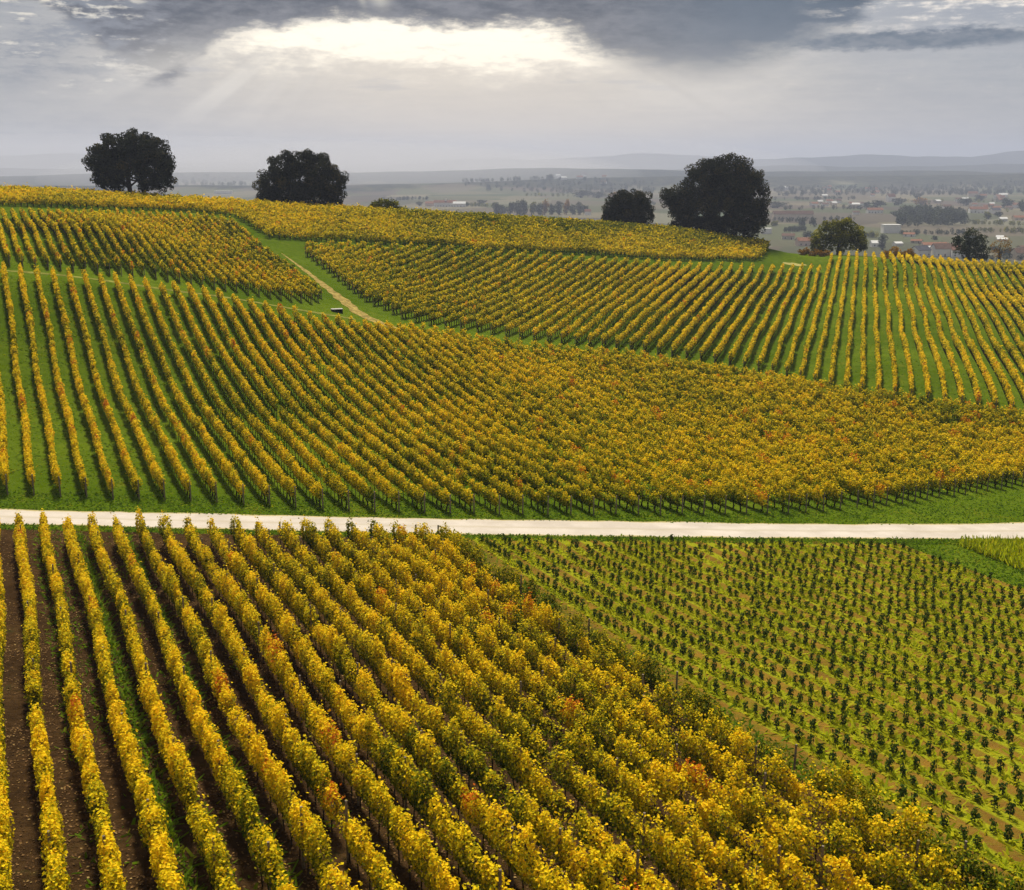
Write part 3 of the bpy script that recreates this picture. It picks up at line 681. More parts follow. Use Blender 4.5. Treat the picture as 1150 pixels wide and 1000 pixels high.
def grasses():
    r = np.random.default_rng(31)
    def area(n, x0, x1, lo, hi):
        x = r.uniform(x0, x1, n); a, b = lo(x), hi(x); y = a+(b-a)*r.random(n); return x, y
    out = []
    x, y = area(17000, -45, 62, lambda x: road_far_y(x)-.1, lambda x: road_far_y(x)+np.where(x > 18, 3+np.clip((x-18)*.42, 0, 16), 5.0)); out.append((x, y))
    x, y = area(9000, -45, 62, lambda x: road_near_y(x)-1.5, lambda x: road_near_y(x)+.1); out.append((x, y))
    x, y = area(16000, 24, 62, lambda x: np.full_like(x, 66), lambda x: road_near_y(x)); k = x*nA[0]+y*nA[1] > 62.0; out.append((x[k], y[k]))
    X = np.concatenate([o[0] for o in out]); Y = np.concatenate([o[1] for o in out]); Z = ground(X, Y)
    t = .42+.22*lowfreq(X, Y, 7, 3)
    blades('verge_grass', np.c_[X, Y, Z], .16, .14, M_grassb, r, .45, .2, 'green grass of the verges along the white road', t)
    # tufts between the rows above the road and in the two upper grassy blocks
    out = []
    for poly, n, wh in ((POLY_M, 60000, 1), (POLY_R, 70000, 2), (POLY_UL, 16000, 3)):
        p = np.array(poly); x = r.uniform(p[:, 0].min(), p[:, 0].max(), n*2); y = r.uniform(p[:, 1].min(), p[:, 1].max(), n*2); k = inside(poly, x, y); out.append((x[k][:n], y[k][:n]))
    X = np.concatenate([o[0] for o in out]); Y = np.concatenate([o[1] for o in out])
    k = lowfreq(X, Y, 11, 6)+r.normal(0, .5, len(X)) > -.1; X, Y = X[k], Y[k]
    blades('meadow_grass', np.c_[X, Y, ground(X, Y)], .30, .09, M_grassb, r, .4, .2, 'green grass between the vine rows on the slopes', .5+.25*lowfreq(X, Y, 14, 4))
    # weeds between some rows of the front block
    L = []
    for d, dens, w in ((3.45, 60, .16), (6.4, 46, .14), (.8, 16, .2), (1.9, 14, .35), (4.9, 8, .3), (28.6, 60, .55), (9.3, 8, .2)):
        n = int(dens*60); s = r.uniform(14, 92, n); b = r.normal(0, w, n); x = (d+b)*nA[0]+s*uA[0]; y = (d+b)*nA[1]+s*uA[1]
        k = (y < road_near_y(x)-2) & (y > 15) & (lowfreq(x, y, 10, 17)+r.normal(0, .3, n) > -.35); L.append(np.c_[x[k], y[k], ground(x[k], y[k])])
    blades('weeds', np.concatenate(L), .13, .22, M_grassb, r, .5, .2, 'green weeds in strips between the front vine rows')
    # tall dry-topped crop at the right of the low planting
    poly = [(35.1, 83.4), (41.5, 84.6), (48, 85.6), (60, 88), (60, 72), (40.2, 71.8), (37.6, 76)]
    x = r.uniform(34, 60, 30000); y = r.uniform(71, 90, 30000); k = inside(poly, x, y) & (y < road_near_y(x)-1.2); x, y = x[k], y[k]
    blades('tall_grass', np.c_[x, y, ground(x, y)], .12, .85, M_lime, r, .45, .22, 'yellowish green tall crop in the corner patch by the white road', None, .22)
    # fallen leaves on the dark soil
    n = 90000; d = r.uniform(-10, 27.5, n); s = r.uniform(12, 92, n); x = d*nA[0]+s*uA[0]; y = d*nA[1]+s*uA[1]
    k = (y < road_near_y(x)-1.5) & (y > 14) & (lowfreq(x, y, 6, 23)+r.normal(0, .5, n) > -.2); x, y = x[k], y[k]; n = len(x)
    nr = np.c_[r.normal(0, .35, n), r.normal(0, .35, n), np.ones(n)]; nr /= np.linalg.norm(nr, axis=1)[:, None]
    V = leaf_quads(np.c_[x, y, ground(x, y)+.05], nr, r.uniform(.06, .12, n), r)
    o = obj('fallen_leaves', mesh_np('fallen_leaves', V, np.arange(4*n).reshape(-1, 4), M_fallen, r.beta(1.5, 3.2, n)))
    tag(o, 'pale fallen leaves scattered on the dark soil between the front rows', 'fallen leaves', None, 'stuff')
grasses()

# ------------------------------------------------------------------ big trees on the crest
def crown_mesh(lobes, r, per, leaf, m, clump=.34, lit_top=0.0, keep=1.0, name='crown'):
    """leaf faces gathered in clumps over the lobes (x, y, z, rx, ry, rz)"""
    C_, N_, T_ = [], [], []
    for (lx, ly, lz, rx, ry, rz) in lobes:
        R = (rx*ry*rz)**(1/3.); nc = int(50*keep)
        for _ in range(nc):
            v = r.normal(size=3); v /= np.linalg.norm(v); q = r.uniform(.5, 1.0)
            cc = np.array([lx+v[0]*rx*q, ly+v[1]*ry*q, lz+v[2]*rz*q]); cr = R*clump*r.uniform(.45, 1.25)
            n = int(4.5*per*cr*cr/leaf/leaf); w = r.normal(size=(n, 3)); w /= np.linalg.norm(w, axis=1)[:, None]
            p = cc+w*cr*np.cbrt(r.uniform(.25, 1, n))[:, None]*np.array([1, 1, .85])
            C_.append(p); nn = w*.8+r.normal(0, .5, (n, 3)); N_.append(nn/np.linalg.norm(nn, axis=1)[:, None])
            T_.append(np.clip(r.normal(.42+.18*r.normal()+lit_top*np.clip((p[:, 2]-lz)/rz, -1, 1), .16, n), 0, 1))  # leaf tone painted lighter towards each lobe's top, as if sunlit
    c = np.concatenate(C_); V = leaf_quads(c, np.concatenate(N_), leaf*r.uniform(.7, 1.3, len(c)), r)
    return mesh_np(name, V, np.arange(len(V)).reshape(-1, 4), m, np.concatenate(T_))
def big_tree(name, label, base, lobes, trunks, m, seed, leaf=.36, per=2.4, cat='tree', group=None, keep=1.0, lit_top=.1, limbs=True):
    r = np.random.default_rng(seed); x, y = base; z = g1(x, y)
    o = bpy.data.objects.new(name, None); C.objects.link(o); o.location = (x, y, z-.15); tag(o, label, cat, group)
    for (tx, ty, h, rad) in trunks:
        t = MB(); t.tube([(tx, ty, 0), (tx*1.0+.1, ty, h*.3), (tx*1.1, ty+.1, h*.65), (tx*1.2+.2, ty, h)], [rad*1.35, rad, rad*.8, rad*.35], 9)
        for l in lobes if limbs else []:
            if (l[0]-tx)**2+(l[1]-ty)**2 < (1.6*max(l[3], l[4]))**2+9 and r.random() < .8:
                s = np.array([tx*1.05, ty, h*r.uniform(.35, .7)]); e = np.array(l[:3]); mid = (s+e)/2+np.array([0, 0, -.4])
                t.tube([s, mid, e], [rad*.45, rad*.3, rad*.12], 6)
        obj('trunk', t.mesh('trunk', M_bark), o)
    obj('crown', crown_mesh(lobes, r, per, leaf, m, lit_top=lit_top, keep=keep), o)
    return o
def P2(u, Y): return at_depth(u, Y)
def big_trees():
    g = 'dark round trees on the hill crest'
    k = 252/1250.
    big_tree('holm_oak', 'dark round tree with two bare trunks at the left end of the crest', P2(152, 258),
        [(-6.4, 0, 9.3, 3.3, 4.4, 3.7), (-3.2, 1.5, 11.8, 4.0, 4.4, 3.2), (.6, 0, 12.6, 3.9, 4.6, 2.9), (4.4, 0, 11.6, 3.8, 4.6, 3.3), (6.6, 0, 9.0, 2.5, 3.8, 3.2), (-7.2, 0, 5.8, 1.8, 3.0, 2.7), (-5.4, 0, 4.6, 2.2, 3.2, 2.8), (6.8, 0, 5.0, 2.5, 3.4, 2.9), (3.4, -.5, 4.8, 2.2, 3.4, 3.0), (-2.6, -1, 5.4, 2.2, 3.4, 3.2), (7.6, 0, 7.0, 1.6, 3, 2.3), (0, 0, 8.6, 5.4, 4.4, 3.6), (4.6, 0, 8, 3.8, 4, 3.2), (-4.6, 0, 8, 3.8, 4, 3.2)],
        [(-.9, 0, 8, .55), (2.2, .3, 8, .48)], M_oak, 1, group=g)
    big_tree('holm_oak', 'wide dark dome of a tree with foliage down to the golden vines', P2(339, 270),
        [(-7, 0, 6.0, 3.4, 4.5, 4.4), (-4.2, 0, 10, 4.0, 4.6, 3.4), (-.2, 0, 11.3, 4.2, 5, 2.9), (4.0, 0, 10.2, 4.0, 4.6, 3.2), (7.4, 0, 7.0, 3.0, 4.2, 3.8), (8.2, 0, 4.0, 2.4, 3.4, 2.6), (-7.8, 0, 3.0, 2.2, 3.4, 2.6), (-3.6, -1.5, 4.4, 3.6, 3.6, 4.0), (1.2, -1.5, 4.6, 3.8, 3.6, 4.0), (5, -1, 4.2, 3.2, 3.6, 3.6), (0, 0, 7.5, 5, 4, 4)],
        [(0, 0, 6, .7)], M_oak, 2, group=g)
    big_tree('holm_oak', 'smaller dark round tree just left of the biggest tree', P2(704, 309),
        [(-3.8, 0, 5.2, 3.3, 4, 3.8), (-.6, 0, 8.0, 4.0, 4, 3.0), (3.0, 0, 7.4, 3.4, 4, 3.2), (5.0, 0, 4.6, 2.4, 3.2, 3.2), (.4, -1, 4.0, 4.0, 3.4, 3.6), (-4.8, 0, 2.8, 2.0, 3, 2.4), (2.6, 0, 2.2, 2.8, 3, 2.2), (-1.6, -1, 2.2, 3.2, 3, 2.2), (0, 0, 5.4, 4.6, 3.6, 3.6)],
        [(0, 0, 5, .5)], M_oak, 3, group=g)
    big_tree('holm_oak', 'biggest dark tree with a lower left shoulder, near the right end of the crest', P2(806, 316),
        [(-12.4, 0, 11.6, 3.4, 4.6, 4.2), (-10.2, 0, 6.2, 4.0, 4.6, 4.2), (-6.4, 0, 14.8, 5.0, 5.2, 4.6), (-2.4, 0, 18.6, 5.2, 5.6, 4.2), (2.6, 0, 19.4, 5.4, 5.6, 4.4), (7.2, 0, 16.2, 5.2, 5.4, 5.2), (2, 0, 16, 7, 5, 5), (10.0, 0, 10.4, 3.9, 5, 4.6), (11.4, 0, 6.0, 2.9, 4.2, 3.6), (6.4, -1.5, 6.8, 4.4, 4.4, 4.8), (.6, -2, 8.4, 5.0, 4.4, 5.6), (-5.0, -1.5, 7.6, 4.6, 4.4, 5.2), (2, 0, 13, 7, 4, 5), (-9, -1, 3.2, 4.2, 4, 3.0), (-3, -2, 3.4, 4.2, 4, 3.2), (8.4, -1.5, 3.4, 3.2, 4, 3.0), (3, -2, 4.0, 3.4, 4, 3.2), (-9.5, 0, 10, 4, 4.6, 4.6), (5, 0, 12, 6, 4.6, 5)],
        [(-1.5, 0, 12, .9), (5, .5, 11, .7)], M_oak, 4, group=g, per=2.1, leaf=.42, lit_top=.16)
    big_tree('broadleaf_tree', 'olive-green round tree with yellowing edges above the right-hand rows', P2(944, 325),
        [(-5.0, 0, 4.6, 2.8, 3.4, 2.9), (-2.2, 0, 7.0, 3.4, 3.6, 2.9), (1.4, 0, 8.4, 2.9, 3.4, 2.4), (4.6, 0, 6.2, 2.8, 3.4, 2.6), (6.2, 0, 3.6, 2.2, 3, 2.2), (.4, -1, 3.6, 4.2, 3.2, 3.0), (-5.8, 0, 2.4, 2.0, 2.8, 1.9)],
        [(0, 0, 4.5, .4)], M_olive, 5, leaf=.42, lit_top=.25, per=2.0)
    big_tree('broadleaf_tree', 'dark green ragged tree beside the bare tree at the right edge', P2(1092, 330),
        [(-2.2, 0, 4.8, 2.6, 2.8, 3.2), (.8, 0, 8.0, 2.4, 2.8, 3.0), (3.0, 0, 5.8, 2.4, 2.8, 2.8), (.6, 0, 3.2, 3.4, 2.8, 2.8), (-3.8, 0, 7.2, 1.2, 1.6, 1.6), (4.6, 0, 3.2, 1.7, 2, 2.2)],
        [(0, 0, 6, .3)], M_green, 6, leaf=.40, per=1.5, keep=.8)
    big_tree('bare_tree', 'thin half-bare brownish tree near the right edge of the crest', P2(1127, 330),
        [(-1.4, 0, 5.6, 1.6, 1.8, 2.0), (1.2, 0, 7.0, 1.8, 1.8, 1.8), (2.2, 0, 5.0, 1.3, 1.5, 1.6), (-.4, 0, 3.4, 1.3, 1.5, 1.5)],
        [(0, 0, 6.5, .2), (.6, .3, 5, .12)], M_rust, 7, leaf=.30, per=.45, keep=.7)
    big_tree('bush', 'low olive bush peeping over the crest right of the dark dome tree', P2(433, 272),
        [(-2.4, 0, 1.9, 1.7, 2, 1.5), (-.4, 0, 2.7, 1.9, 2, 1.4), (1.8, 0, 2.2, 1.9, 2, 1.5), (3.2, 0, 1.4, 1.2, 1.6, 1.1), (-3.4, 0, 1.2, 1.1, 1.6, 1.0)],
        [(0, 0, 1.6, .15)], M_olive, 8, leaf=.34, per=2.0, cat='bush')
    for i, (u, w, lab) in enumerate(((1006, 1.8, 'rusty orange bush on the crest just right of the olive-green tree'), (1024, 1.1, 'small rusty shrub beside the orange bush on the right-hand crest'))):
        big_tree('bush', lab, P2(u, 312), [(-w, 0, 1.2, w*.8, 1.4, 1.3), (w*.2, 0, 2.1, w, 1.4, 1.3), (w*1.1, 0, 1.1, w*.7, 1.3, 1.1)], [(0, 0, 1.2, .1)], M_rust, 20+i, leaf=.36, per=1.8, cat='bush')
    for i, u in enumerate((906, 918, 929)):
        big_tree('bush', f'{("first","second","third")[i]} low golden shrub from the left at the foot of the olive-green tree', P2(u, 309), [(-.9, 0, .9, .9, 1, .9), (.5, 0, 1.2, 1.0, 1, 1.0)], [(0, 0, .8, .08)], M_rust, 30+i, leaf=.34, per=1.8, cat='bush', group='low shrubs under the olive tree')
big_trees()
def culvert():
    x, y = -26.2, 166.4; m = MB(); o = bpy.data.objects.new('drain_culvert', None); C.objects.link(o); o.location = (x, y, g1(x, y))
    tag(o, 'small dark drain with a pale concrete lid beside the dirt track', 'culvert')
    conc = plain('pale_concrete', (.42, .40, .36), .2, 4); dk = plain('shaded_inside', (.02, .02, .02), .2, 4)  # near-black wall colour stands in for the shade inside the drain
    m.box(-.85, .85, -.5, .5, .36, .46); obj('lid', m.mesh('lid', conc), o, rotz=.35)
    b = MB(); b.box(-.8, -.66, -.45, .45, -.2, .36); b.box(.66, .8, -.45, .45, -.2, .36); b.box(-.66, .66, .31, .45, -.2, .36); obj('wall', b.mesh('wall', dk), o, rotz=.35)
culvert()

# ------------------------------------------------------------------ the valley: houses, trees, woods
WALLS = {'cream': plain('cream_render', (.62, .52, .40), .08, .4), 'white': plain('white_render', (.78, .75, .70), .06, .4), 'pink': plain('pinkish_render', (.60, .46, .38), .08, .4), 'stone': plain('pale_stone', (.50, .45, .37), .15, .6)}
ROOFS = {'tile': plain('clay_tiles', (.24, .12, .075), .25, .8), 'brown': plain('brown_tiles', (.15, .095, .07), .25, .8), 'grey': plain('slate', (.085, .085, .10), .2, .8), 'white': plain('pale_sheet_roof', (.74, .73, .70), .06, .4)}
M_win = plain('window_dark', (.03, .035, .045), .2, 1, .2); M_door = plain('door_wood', (.10, .06, .04), .2, 2)
def house(label, u, v, wpx, hpx, wall, roof, rot=0.0, style='gable', cat='house', name='house', group='houses in the valley', nwin=None, tower=0):
    x, y = valley(u, v); z = g1(x, y); w = wpx*y/1250*1.12; h = max(3.0, hpx*y/1250*1.25); dp = min(w*.7, 11.0)
    eh = h*.62 if style == 'gable' else h
    o = bpy.data.objects.new(name, None); C.objects.link(o); o.location = (x, y, z); o.rotation_euler = (0, 0, rot); tag(o, label, cat, group)
    m = MB(); m.box(-w/2, w/2, -dp/2, dp/2, -.8, eh)
    if style == 'gable':
        for s in (-1, 1):
            xx = s*w/2; m.poly([(xx, -dp/2, eh), (xx, dp/2, eh), (xx, 0, h-.15)], [(0, 1, 2) if s > 0 else (2, 1, 0)])
    obj('wall', m.mesh('wall', WALLS[wall]), o)
    rf = MB(); ov = .5
    if style == 'gable':
        for s in (-1, 1):
            e = [(-w/2-ov, s*(dp/2+ov), eh-.25), (w/2+ov, s*(dp/2+ov), eh-.25), (w/2+ov, 0, h), (-w/2-ov, 0, h)]
            t = [(p[0], p[1], p[2]+.25) for p in e]
            rf.poly(e+t, [(3, 2, 1, 0), (4, 5, 6, 7), (0, 1, 5, 4), (1, 2, 6, 5), (2, 3, 7, 6), (3, 0, 4, 7)] if s < 0 else [(0, 1, 2, 3), (7, 6, 5, 4), (4, 5, 1, 0), (5, 6, 2, 1), (6, 7, 3, 2), (7, 4, 0, 3)])
    else: rf.box(-w/2-.3, w/2+.3, -dp/2-.3, dp/2+.3, eh+.003, eh+.5)
    obj('roof', rf.mesh('roof', ROOFS[roof]), o)
    if wpx > 9 and style == 'gable':
        n = nwin or max(2, int(w/5.0)); wm = MB(); wm.box(-.55, .55, -.05, 0, -.7, .7); me = wm.mesh('window', M_win)
        for i in range(n):
            xx = -w/2+w*(i+.5)/n
            if i == n//2: dm = MB(); dm.box(-.6, .6, -.06, 0, 0, 2.2); obj('door', dm.mesh('door', M_door), o, (xx, -dp/2-.003, 0))
            else: obj('window', me, o, (xx, -dp/2-.003, min(1.6, eh*.55)))
        if wpx < 40: c = MB(); c.box(w*.22, w*.22+.8, .4, 1.2, h-1.2, h+1.0); obj('chimney', c.mesh('chimney', WALLS['stone']), o)
    if tower:
        t = MB(); t.box(tower-1.8, tower+1.8, -1.8, 1.8, eh-.5, h+3.2); obj('tower', t.mesh('tower', WALLS[wall]), o)
    return o
def houses():
    H = house
    H('long cream barn with brown roof beyond the olive-green tree', 890, 247.5, 39, 7, 'cream', 'brown')
    H('plain white shed standing alone in the fields right of the olive-green tree', 1000, 262.5, 17, 7, 'white', 'white', style='flat', cat='shed', name='shed')
    H('small white house left of the dark cypress below the shed', 984, 277.5, 11, 5.5, 'white', 'white')
    H('pinkish house with tiled roof just left of the olive-green tree', 903, 276, 15, 7, 'pink', 'tile', .1)
    H('low pale house between the barn and the pinkish house', 885, 269, 12, 5, 'stone', 'brown', -.2)
    H('house with dark slate roof and white gable behind the right-hand crest', 1033, 288, 17, 9, 'white', 'grey', .5)
    H('brown-roofed white house in the cluster behind the right-hand crest', 1058, 288, 20, 11, 'white', 'brown', .1)
    H('white house with tiled roof at the right of the cluster behind the crest', 1076, 289, 13, 10, 'white', 'tile', -.3)
    H('long pale roofed shed behind the cluster of white houses', 1049, 279, 26, 5, 'cream', 'tile', .05, cat='shed', name='shed')
    H('white annex at the left of the cluster behind the crest', 1044, 283, 9, 5, 'white', 'white', .2)
    H('cream house with brown roof at the right picture edge', 1147, 292, 17, 10, 'cream', 'brown', .1)
    H('white low building at the foot of the biggest tree on the right', 860, 263, 10, 4.5, 'white', 'white', style='flat')
    H('white building left of the biggest tree between the two dark trees', 744, 266, 16, 7, 'white', 'white', .1)
    H('long white farm with small tower beyond the low olive bush', 500, 232.5, 22, 5.5, 'white', 'tile', tower=1.0, cat='farm')
    H('white farm wing right of the towered farm', 516, 232.8, 12, 4.5, 'white', 'white', cat='farm')
    H('low pink barn left of the towered farm', 483, 232, 9, 4, 'pink', 'tile', cat='farm')
    H('tiny white house at the right end of the hazy tree line', 660, 242.5, 6, 5, 'white', 'tile')
    H('white greenhouse-like strip far off between the two left trees', 251, 218.5, 17, 2.6, 'white', 'white', style='flat', cat='shed', name='shed')
    H('white house with long tiled roof in mid valley', 982, 241, 15, 4.6, 'white', 'tile')
    H('white house in front of the small tall house far right', 961, 242.5, 6, 3, 'white', 'brown')
    H('tall pale house standing above its neighbours far right', 1000, 226.5, 8, 7, 'white', 'tile', .3)
    H('large white house far right', 1098, 240.5, 17, 5.5, 'white', 'tile', -.1)
    H('white house right of the large white house', 1117, 241, 9, 5, 'white', 'grey', .2)
    H('white house left of the copse at the right', 1063, 236.5, 8, 4.6, 'white', 'brown')
    H('pale house at the right edge in mid valley', 1143, 249, 10, 4, 'cream', 'tile')
    H('small white house by the right edge', 1126, 250, 7, 3.4, 'white', 'white')
    H('pale house at the top right of the valley', 1092, 221, 9, 4.5, 'cream', 'tile')
    H('small tiled house by the right copse', 1140, 233, 8, 4.2, 'white', 'tile')
    H('small white house upper right, beside dark trees', 1076, 226, 6, 3.4, 'white', 'brown')
    H('white shed far right under the hills', 1126, 221.5, 8, 3.4, 'white', 'white')
    r = np.random.default_rng(4)
    for i, (u, v) in enumerate(((914, 232), (921, 229.5), (926, 232.4), (931, 229), (936, 231.5), (941, 228.5), (956, 231.8), (961, 233), (966, 231.5))):
        H(f'{nth(i+1)} from the left of the tiny white houses of the hamlet above the cream barn', u, v, r.uniform(4.5, 7.5), r.uniform(2.8, 3.8), ('white', 'cream', 'white')[i % 3], ('tile', 'white', 'brown')[i % 3], r.uniform(-.4, .4), group='tiny houses of the hamlet')
def villages():
    r = np.random.default_rng(14)
    def hamlet(place, n, u0, u1, v0, v1, wlo, whi):
        us = np.sort(r.uniform(u0, u1, n))
        for i, u in enumerate(us):
            house(f'{nth(i+1)} from left of tiny houses {place}', u, r.uniform(v0, v1), r.uniform(wlo, whi), r.uniform(2.4, 3.8), ('white', 'cream', 'white', 'stone')[int(r.integers(4))], ('tile', 'brown', 'white', 'tile')[int(r.integers(4))], r.uniform(-.5, .5), group='tiny houses '+place)
    hamlet('at the right edge of the valley', 14, 1046, 1150, 222, 236, 4, 8)
    hamlet('below the hills right of the biggest tree', 10, 880, 1010, 212, 222, 3.5, 6)
    hamlet('in the haze above the hazy tree line', 8, 600, 690, 205, 214, 3.5, 6)
    hamlet('between the shed and the right-hand crest', 7, 1005, 1150, 262, 280, 6, 11)
houses()
villages()
def valley_tree_meshes():
    out = []
    for i in range(6):
        r = np.random.default_rng(60+i); m = (M_green, M_green, M_olive, M_green, M_rust, M_green)[i]
        tall = (1.0, .8, .9, 1.7, .95, 1.1)[i]
        lobes = [(r.uniform(-.28, .28), r.uniform(-.2, .2), tall*(.2+.62*(_+r.random())/8), r.uniform(.2, .3), .28, tall*r.uniform(.16, .22)) for _ in range(8)]
        t = MB(); t.tube([(0, 0, -.05), (0, 0, .3*tall), (.02, 0, .6*tall)], [.045, .035, .015], 5)
        out.append((crown_mesh(lobes, r, 1.0, .10, m, clump=.5, keep=.42, lit_top=.15), t.mesh('trunk', M_bark), tall))
    return out
VT = valley_tree_meshes()
def valley_tree(kind, u, v, wpx, hpx, label, group='trees in the valley', name='valley_tree'):
    x, y = valley(u, v); w = wpx*y/1250; h = hpx*y/1250; cm, tm, tall = VT[kind]
    o = bpy.data.objects.new(name, None); C.objects.link(o); o.location = (x, y, g1(x, y)-.3); o.scale = (w, w, h/tall/1.0); o.rotation_euler = (0, 0, (u*7.3) % 6.28)
    tag(o, label, 'tree', group); obj('crown', cm, o); obj('trunk', tm, o); return o
def valley_trees():
    Tt = valley_tree
    Tt(3, 991, 281, 11, 18, 'dark slim cypress beside the small white house', name='cypress')
    Tt(0, 900, 256, 11, 11, 'hazy dark tree right below the long cream barn'); Tt(1, 914, 256, 10, 11, 'second hazy dark tree below the barn, nearer the olive-green tree')
    Tt(1, 1135, 290, 22, 12, 'reddish dark tree beside the cream house at the right edge'); Tt(0, 906, 268, 14, 9, 'dark bush tree above the pinkish house')
    Tt(1, 984, 234, 16, 9, 'dark tree left of the tall pale house'); Tt(0, 973, 234, 11, 7, 'smaller dark tree beside the roofed house in mid valley')
    Tt(0, 1009, 231, 14, 9, 'rounded tree right of the tall pale house'); Tt(4, 1034, 231, 16, 9, 'brownish tree above the right copse'); Tt(0, 1030, 224, 9, 8, 'grey tree far behind the brownish tree')
    Tt(1, 1085, 231, 15, 9, 'wide dark tree above the large white house'); Tt(0, 1100, 226, 13, 8, 'dark hazy tree among the upper right houses'); Tt(0, 1131, 234, 15, 12, 'tall hazy tree by the right edge'); Tt(0, 1148, 238, 13, 13, 'large hazy tree cut by the right edge')
    Tt(2, 1110, 248, 12, 9, 'pale green tree between the white houses at right'); Tt(1, 1122, 245, 10, 6, 'low dark tree under the two white houses'); Tt(0, 1006, 245, 12, 7, 'low tree at the left end of the right copse')
    Tt(0, 541, 229.5, 10, 5, 'lone hazy bush left of the hazy tree line'); Tt(0, 617, 212, 10, 6, 'faint far tree above the hazy tree line'); Tt(1, 652, 222, 26, 9, 'faint wide tree clump behind the hazy tree line'); Tt(1, 672, 223, 16, 8, 'faint tree behind the smaller dark tree')
    Tt(4, 690, 224, 12, 8, 'faint brown tree showing left of the biggest tree'); Tt(0, 1092, 272, 15, 8, 'low dark tree behind the ragged tree'); Tt(1, 1118, 283, 18, 7, 'dark hedge-like tree at the right edge below the houses')
    Tt(0, 471, 231.5, 8, 5, 'small tree at the left end of the towered farm'); Tt(0, 1050, 270, 9, 5, 'small dark tree behind the cluster houses'); Tt(2, 868, 255, 12, 6, 'greenish tree left of the two hazy dark trees'); Tt(0, 873, 235, 20, 8, 'wide faint tree above the long cream barn')
    r = np.random.default_rng(8)
    us = [557, 565, 573, 581, 589, 597, 605, 612, 620, 628, 636, 643, 650, 657]
    for i, u in enumerate(us):
        Tt((3, 0, 1, 0, 0, 2, 0, 4, 0, 3, 4, 0, 3, 1)[i], u, 242, r.uniform(9, 13), (14, 12, 15, 17, 18, 15, 14, 17, 13, 15, 17, 12, 14, 11)[i], f'{nth(i+1)} tree from the left in the hazy tree line at mid valley', 'hazy tree line trees')
valley_trees()
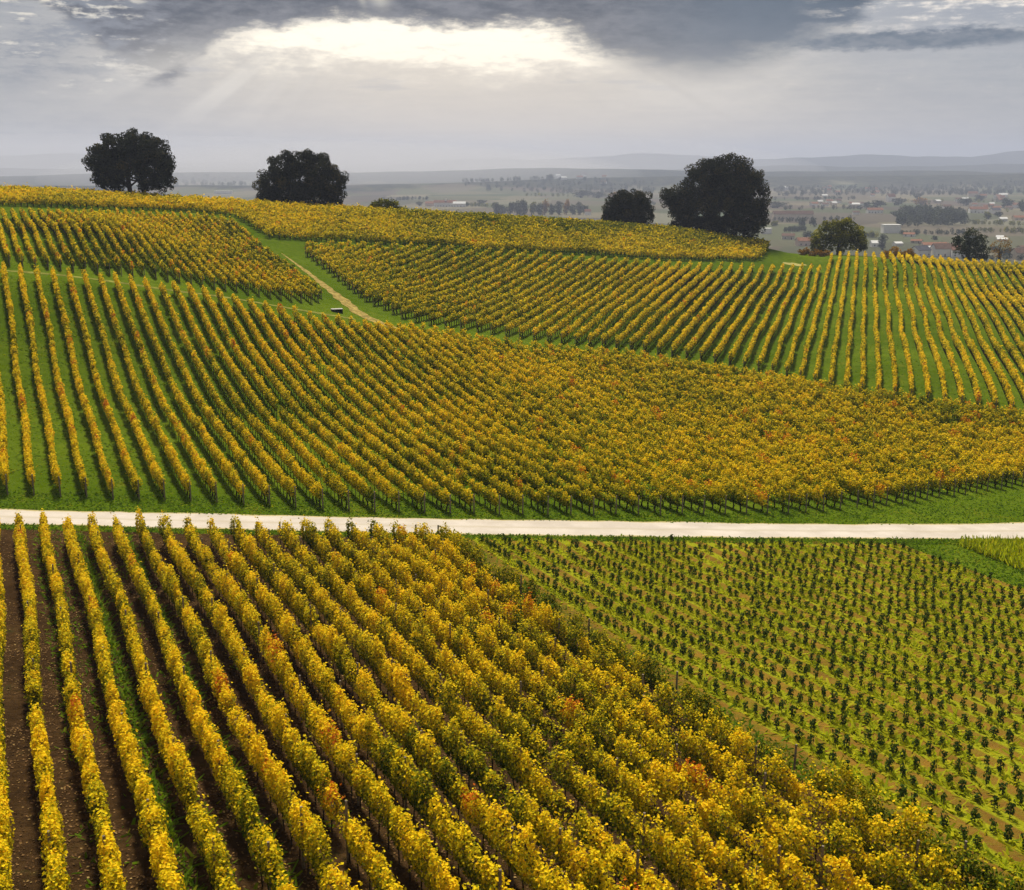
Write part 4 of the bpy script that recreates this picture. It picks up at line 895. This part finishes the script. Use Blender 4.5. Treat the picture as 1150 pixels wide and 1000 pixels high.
def woods():
    def wood(label, pts, hpx, n, m, seed, name='wood'):
        r = np.random.default_rng(seed); V, T_ = [], []; pl = [valley(u, v) for u, v in pts]; p = np.array(pl); k = 0
        while k < n:
            x, y = r.uniform(p[:, 0].min(), p[:, 0].max()), r.uniform(p[:, 1].min(), p[:, 1].max())
            if not inside(pl, np.array([x]), np.array([y]))[0]: continue
            k += 1; z = g1(x, y); h = hpx*p[:, 1].min()/1250*r.uniform(.65, 1.1); rad = h*r.uniform(.28, .42); nl = 90
            w = r.normal(size=(nl, 3)); w /= np.linalg.norm(w, axis=1)[:, None]; q = np.cbrt(r.uniform(.3, 1, nl))[:, None]
            c = np.array([x, y, z+h*.55])+w*q*np.array([rad, rad, h*.47]); nr = w*.8+r.normal(0, .4, (nl, 3)); nr /= np.linalg.norm(nr, axis=1)[:, None]
            V.append(leaf_quads(c, nr, np.full(nl, rad*.42), r)); T_.append(np.clip(r.normal(.4+.2*r.normal(), .15, nl), 0, 1))
        V = np.concatenate(V); o = obj(name, mesh_np(name, V, np.arange(len(V)).reshape(-1, 4), m, np.concatenate(T_))); tag(o, label, 'wood', None, 'stuff')
    wood('hazy dark copse in the valley right of the olive-green tree', [(1007, 257), (1086, 257), (1080, 247), (1040, 242), (1012, 246)], 15, 150, M_green, 1)
    wood('faint belt of woodland under the hills at the right', [(870, 222), (1160, 220), (1160, 212), (870, 214)], 6, 420, M_green, 2)
    wood('faint belt of trees in the haze behind the hazy tree line', [(520, 216), (735, 220), (735, 213), (520, 211)], 6, 200, M_green, 3)
    wood('faint far woodland in the haze between the two left-hand trees', [(196, 212), (290, 213), (300, 208), (196, 207)], 5, 90, M_green, 5)
    hedge = [(866, 226, 960, 225), (1000, 229, 1150, 227), (876, 238, 985, 237), (1010, 240, 1150, 241), (868, 252, 960, 250), (1085, 254, 1150, 256), (1010, 266, 1085, 265), (1085, 262, 1150, 264), (880, 262, 905, 261), (960, 268, 985, 268), (430, 226, 480, 225), (520, 233, 560, 234), (690, 231, 735, 232), (590, 221, 700, 222)]
    for k, (a, b, c, d) in enumerate(hedge):
        wood('dark hedge lines between the fields of the hazy valley', [(a, b), (c, d), (c, d-1.2), (a, b-1.2)], 4.2+.05*(b-220), 34, (M_green, M_olive)[k % 2], 40+k, 'hedge')
    wood('dark hedgerow behind the right-hand crest', [(1080, 296), (1160, 294), (1160, 290), (1080, 291)], 7, 40, M_green, 6)
woods()

# ------------------------------------------------------------------ the air
def volume(name, me, dens, col, aniso, label):
    m = bpy.data.materials.new(name); m.use_nodes = True; nt = m.node_tree; nt.nodes.clear()
    o = nt.nodes.new('ShaderNodeOutputMaterial'); v = nt.nodes.new('ShaderNodeVolumePrincipled')
    v.inputs['Density'].default_value = dens; v.inputs['Color'].default_value = (*col, 1); v.inputs['Anisotropy'].default_value = aniso
    nt.links.new(v.outputs[0], o.inputs['Volume']); me.materials.append(m)
    ob = obj(name, me); tag(ob, label, name, None, 'stuff'); return ob
hb = MB(); hb.box(-9100, 9100, -320, 12560, CZ+FLOOR-8, CZ+190)
me = bpy.data.meshes.new('haze'); me.from_pydata(hb.v, [], hb.f)
volume('haze', me, HAZE, (.62, .69, .89), .2, 'pale bluish haze filling the valley air')

def ellipsoid(name, cx, cy, cz, rx, ry, rz):
    n, m = 40, 16; V = [(cx, cy, cz-rz), (cx, cy, cz+rz)]; F = []
    for j in range(1, m):
        t = math.pi*j/m
        for i in range(n): V.append((cx+rx*math.sin(t)*math.cos(2*math.pi*i/n), cy+ry*math.sin(t)*math.sin(2*math.pi*i/n), cz-rz*math.cos(t)))
    for i in range(n):
        F.append((0, 2+(i+1) % n, 2+i)); F.append((1, 2+(m-2)*n+i, 2+(m-2)*n+(i+1) % n))
        for j in range(m-2): a = 2+j*n+i; b = 2+j*n+(i+1) % n; F.append((a, b, b+n, a+n))
    me = bpy.data.meshes.new(name); me.from_pydata(V, [], F); return me
for cx, cy, rx, ry, rz, dn, lab in ((-2300, 6000, 2900, 2300, 210, 2.6e-4, 'broad pale mist over the far valley at the left'), (-700, 5200, 1300, 1700, 160, 2.4e-4, 'pale mist bank in the far valley left of centre'), (-100, 6600, 1900, 1500, 230, 2.4e-4, 'thin mist bank before the far hills at the centre')):
    volume('mist', ellipsoid('mist', cx, cy, CZ+FLOOR+20, rx, ry, rz), dn, (.93, .91, .91), .2, lab)
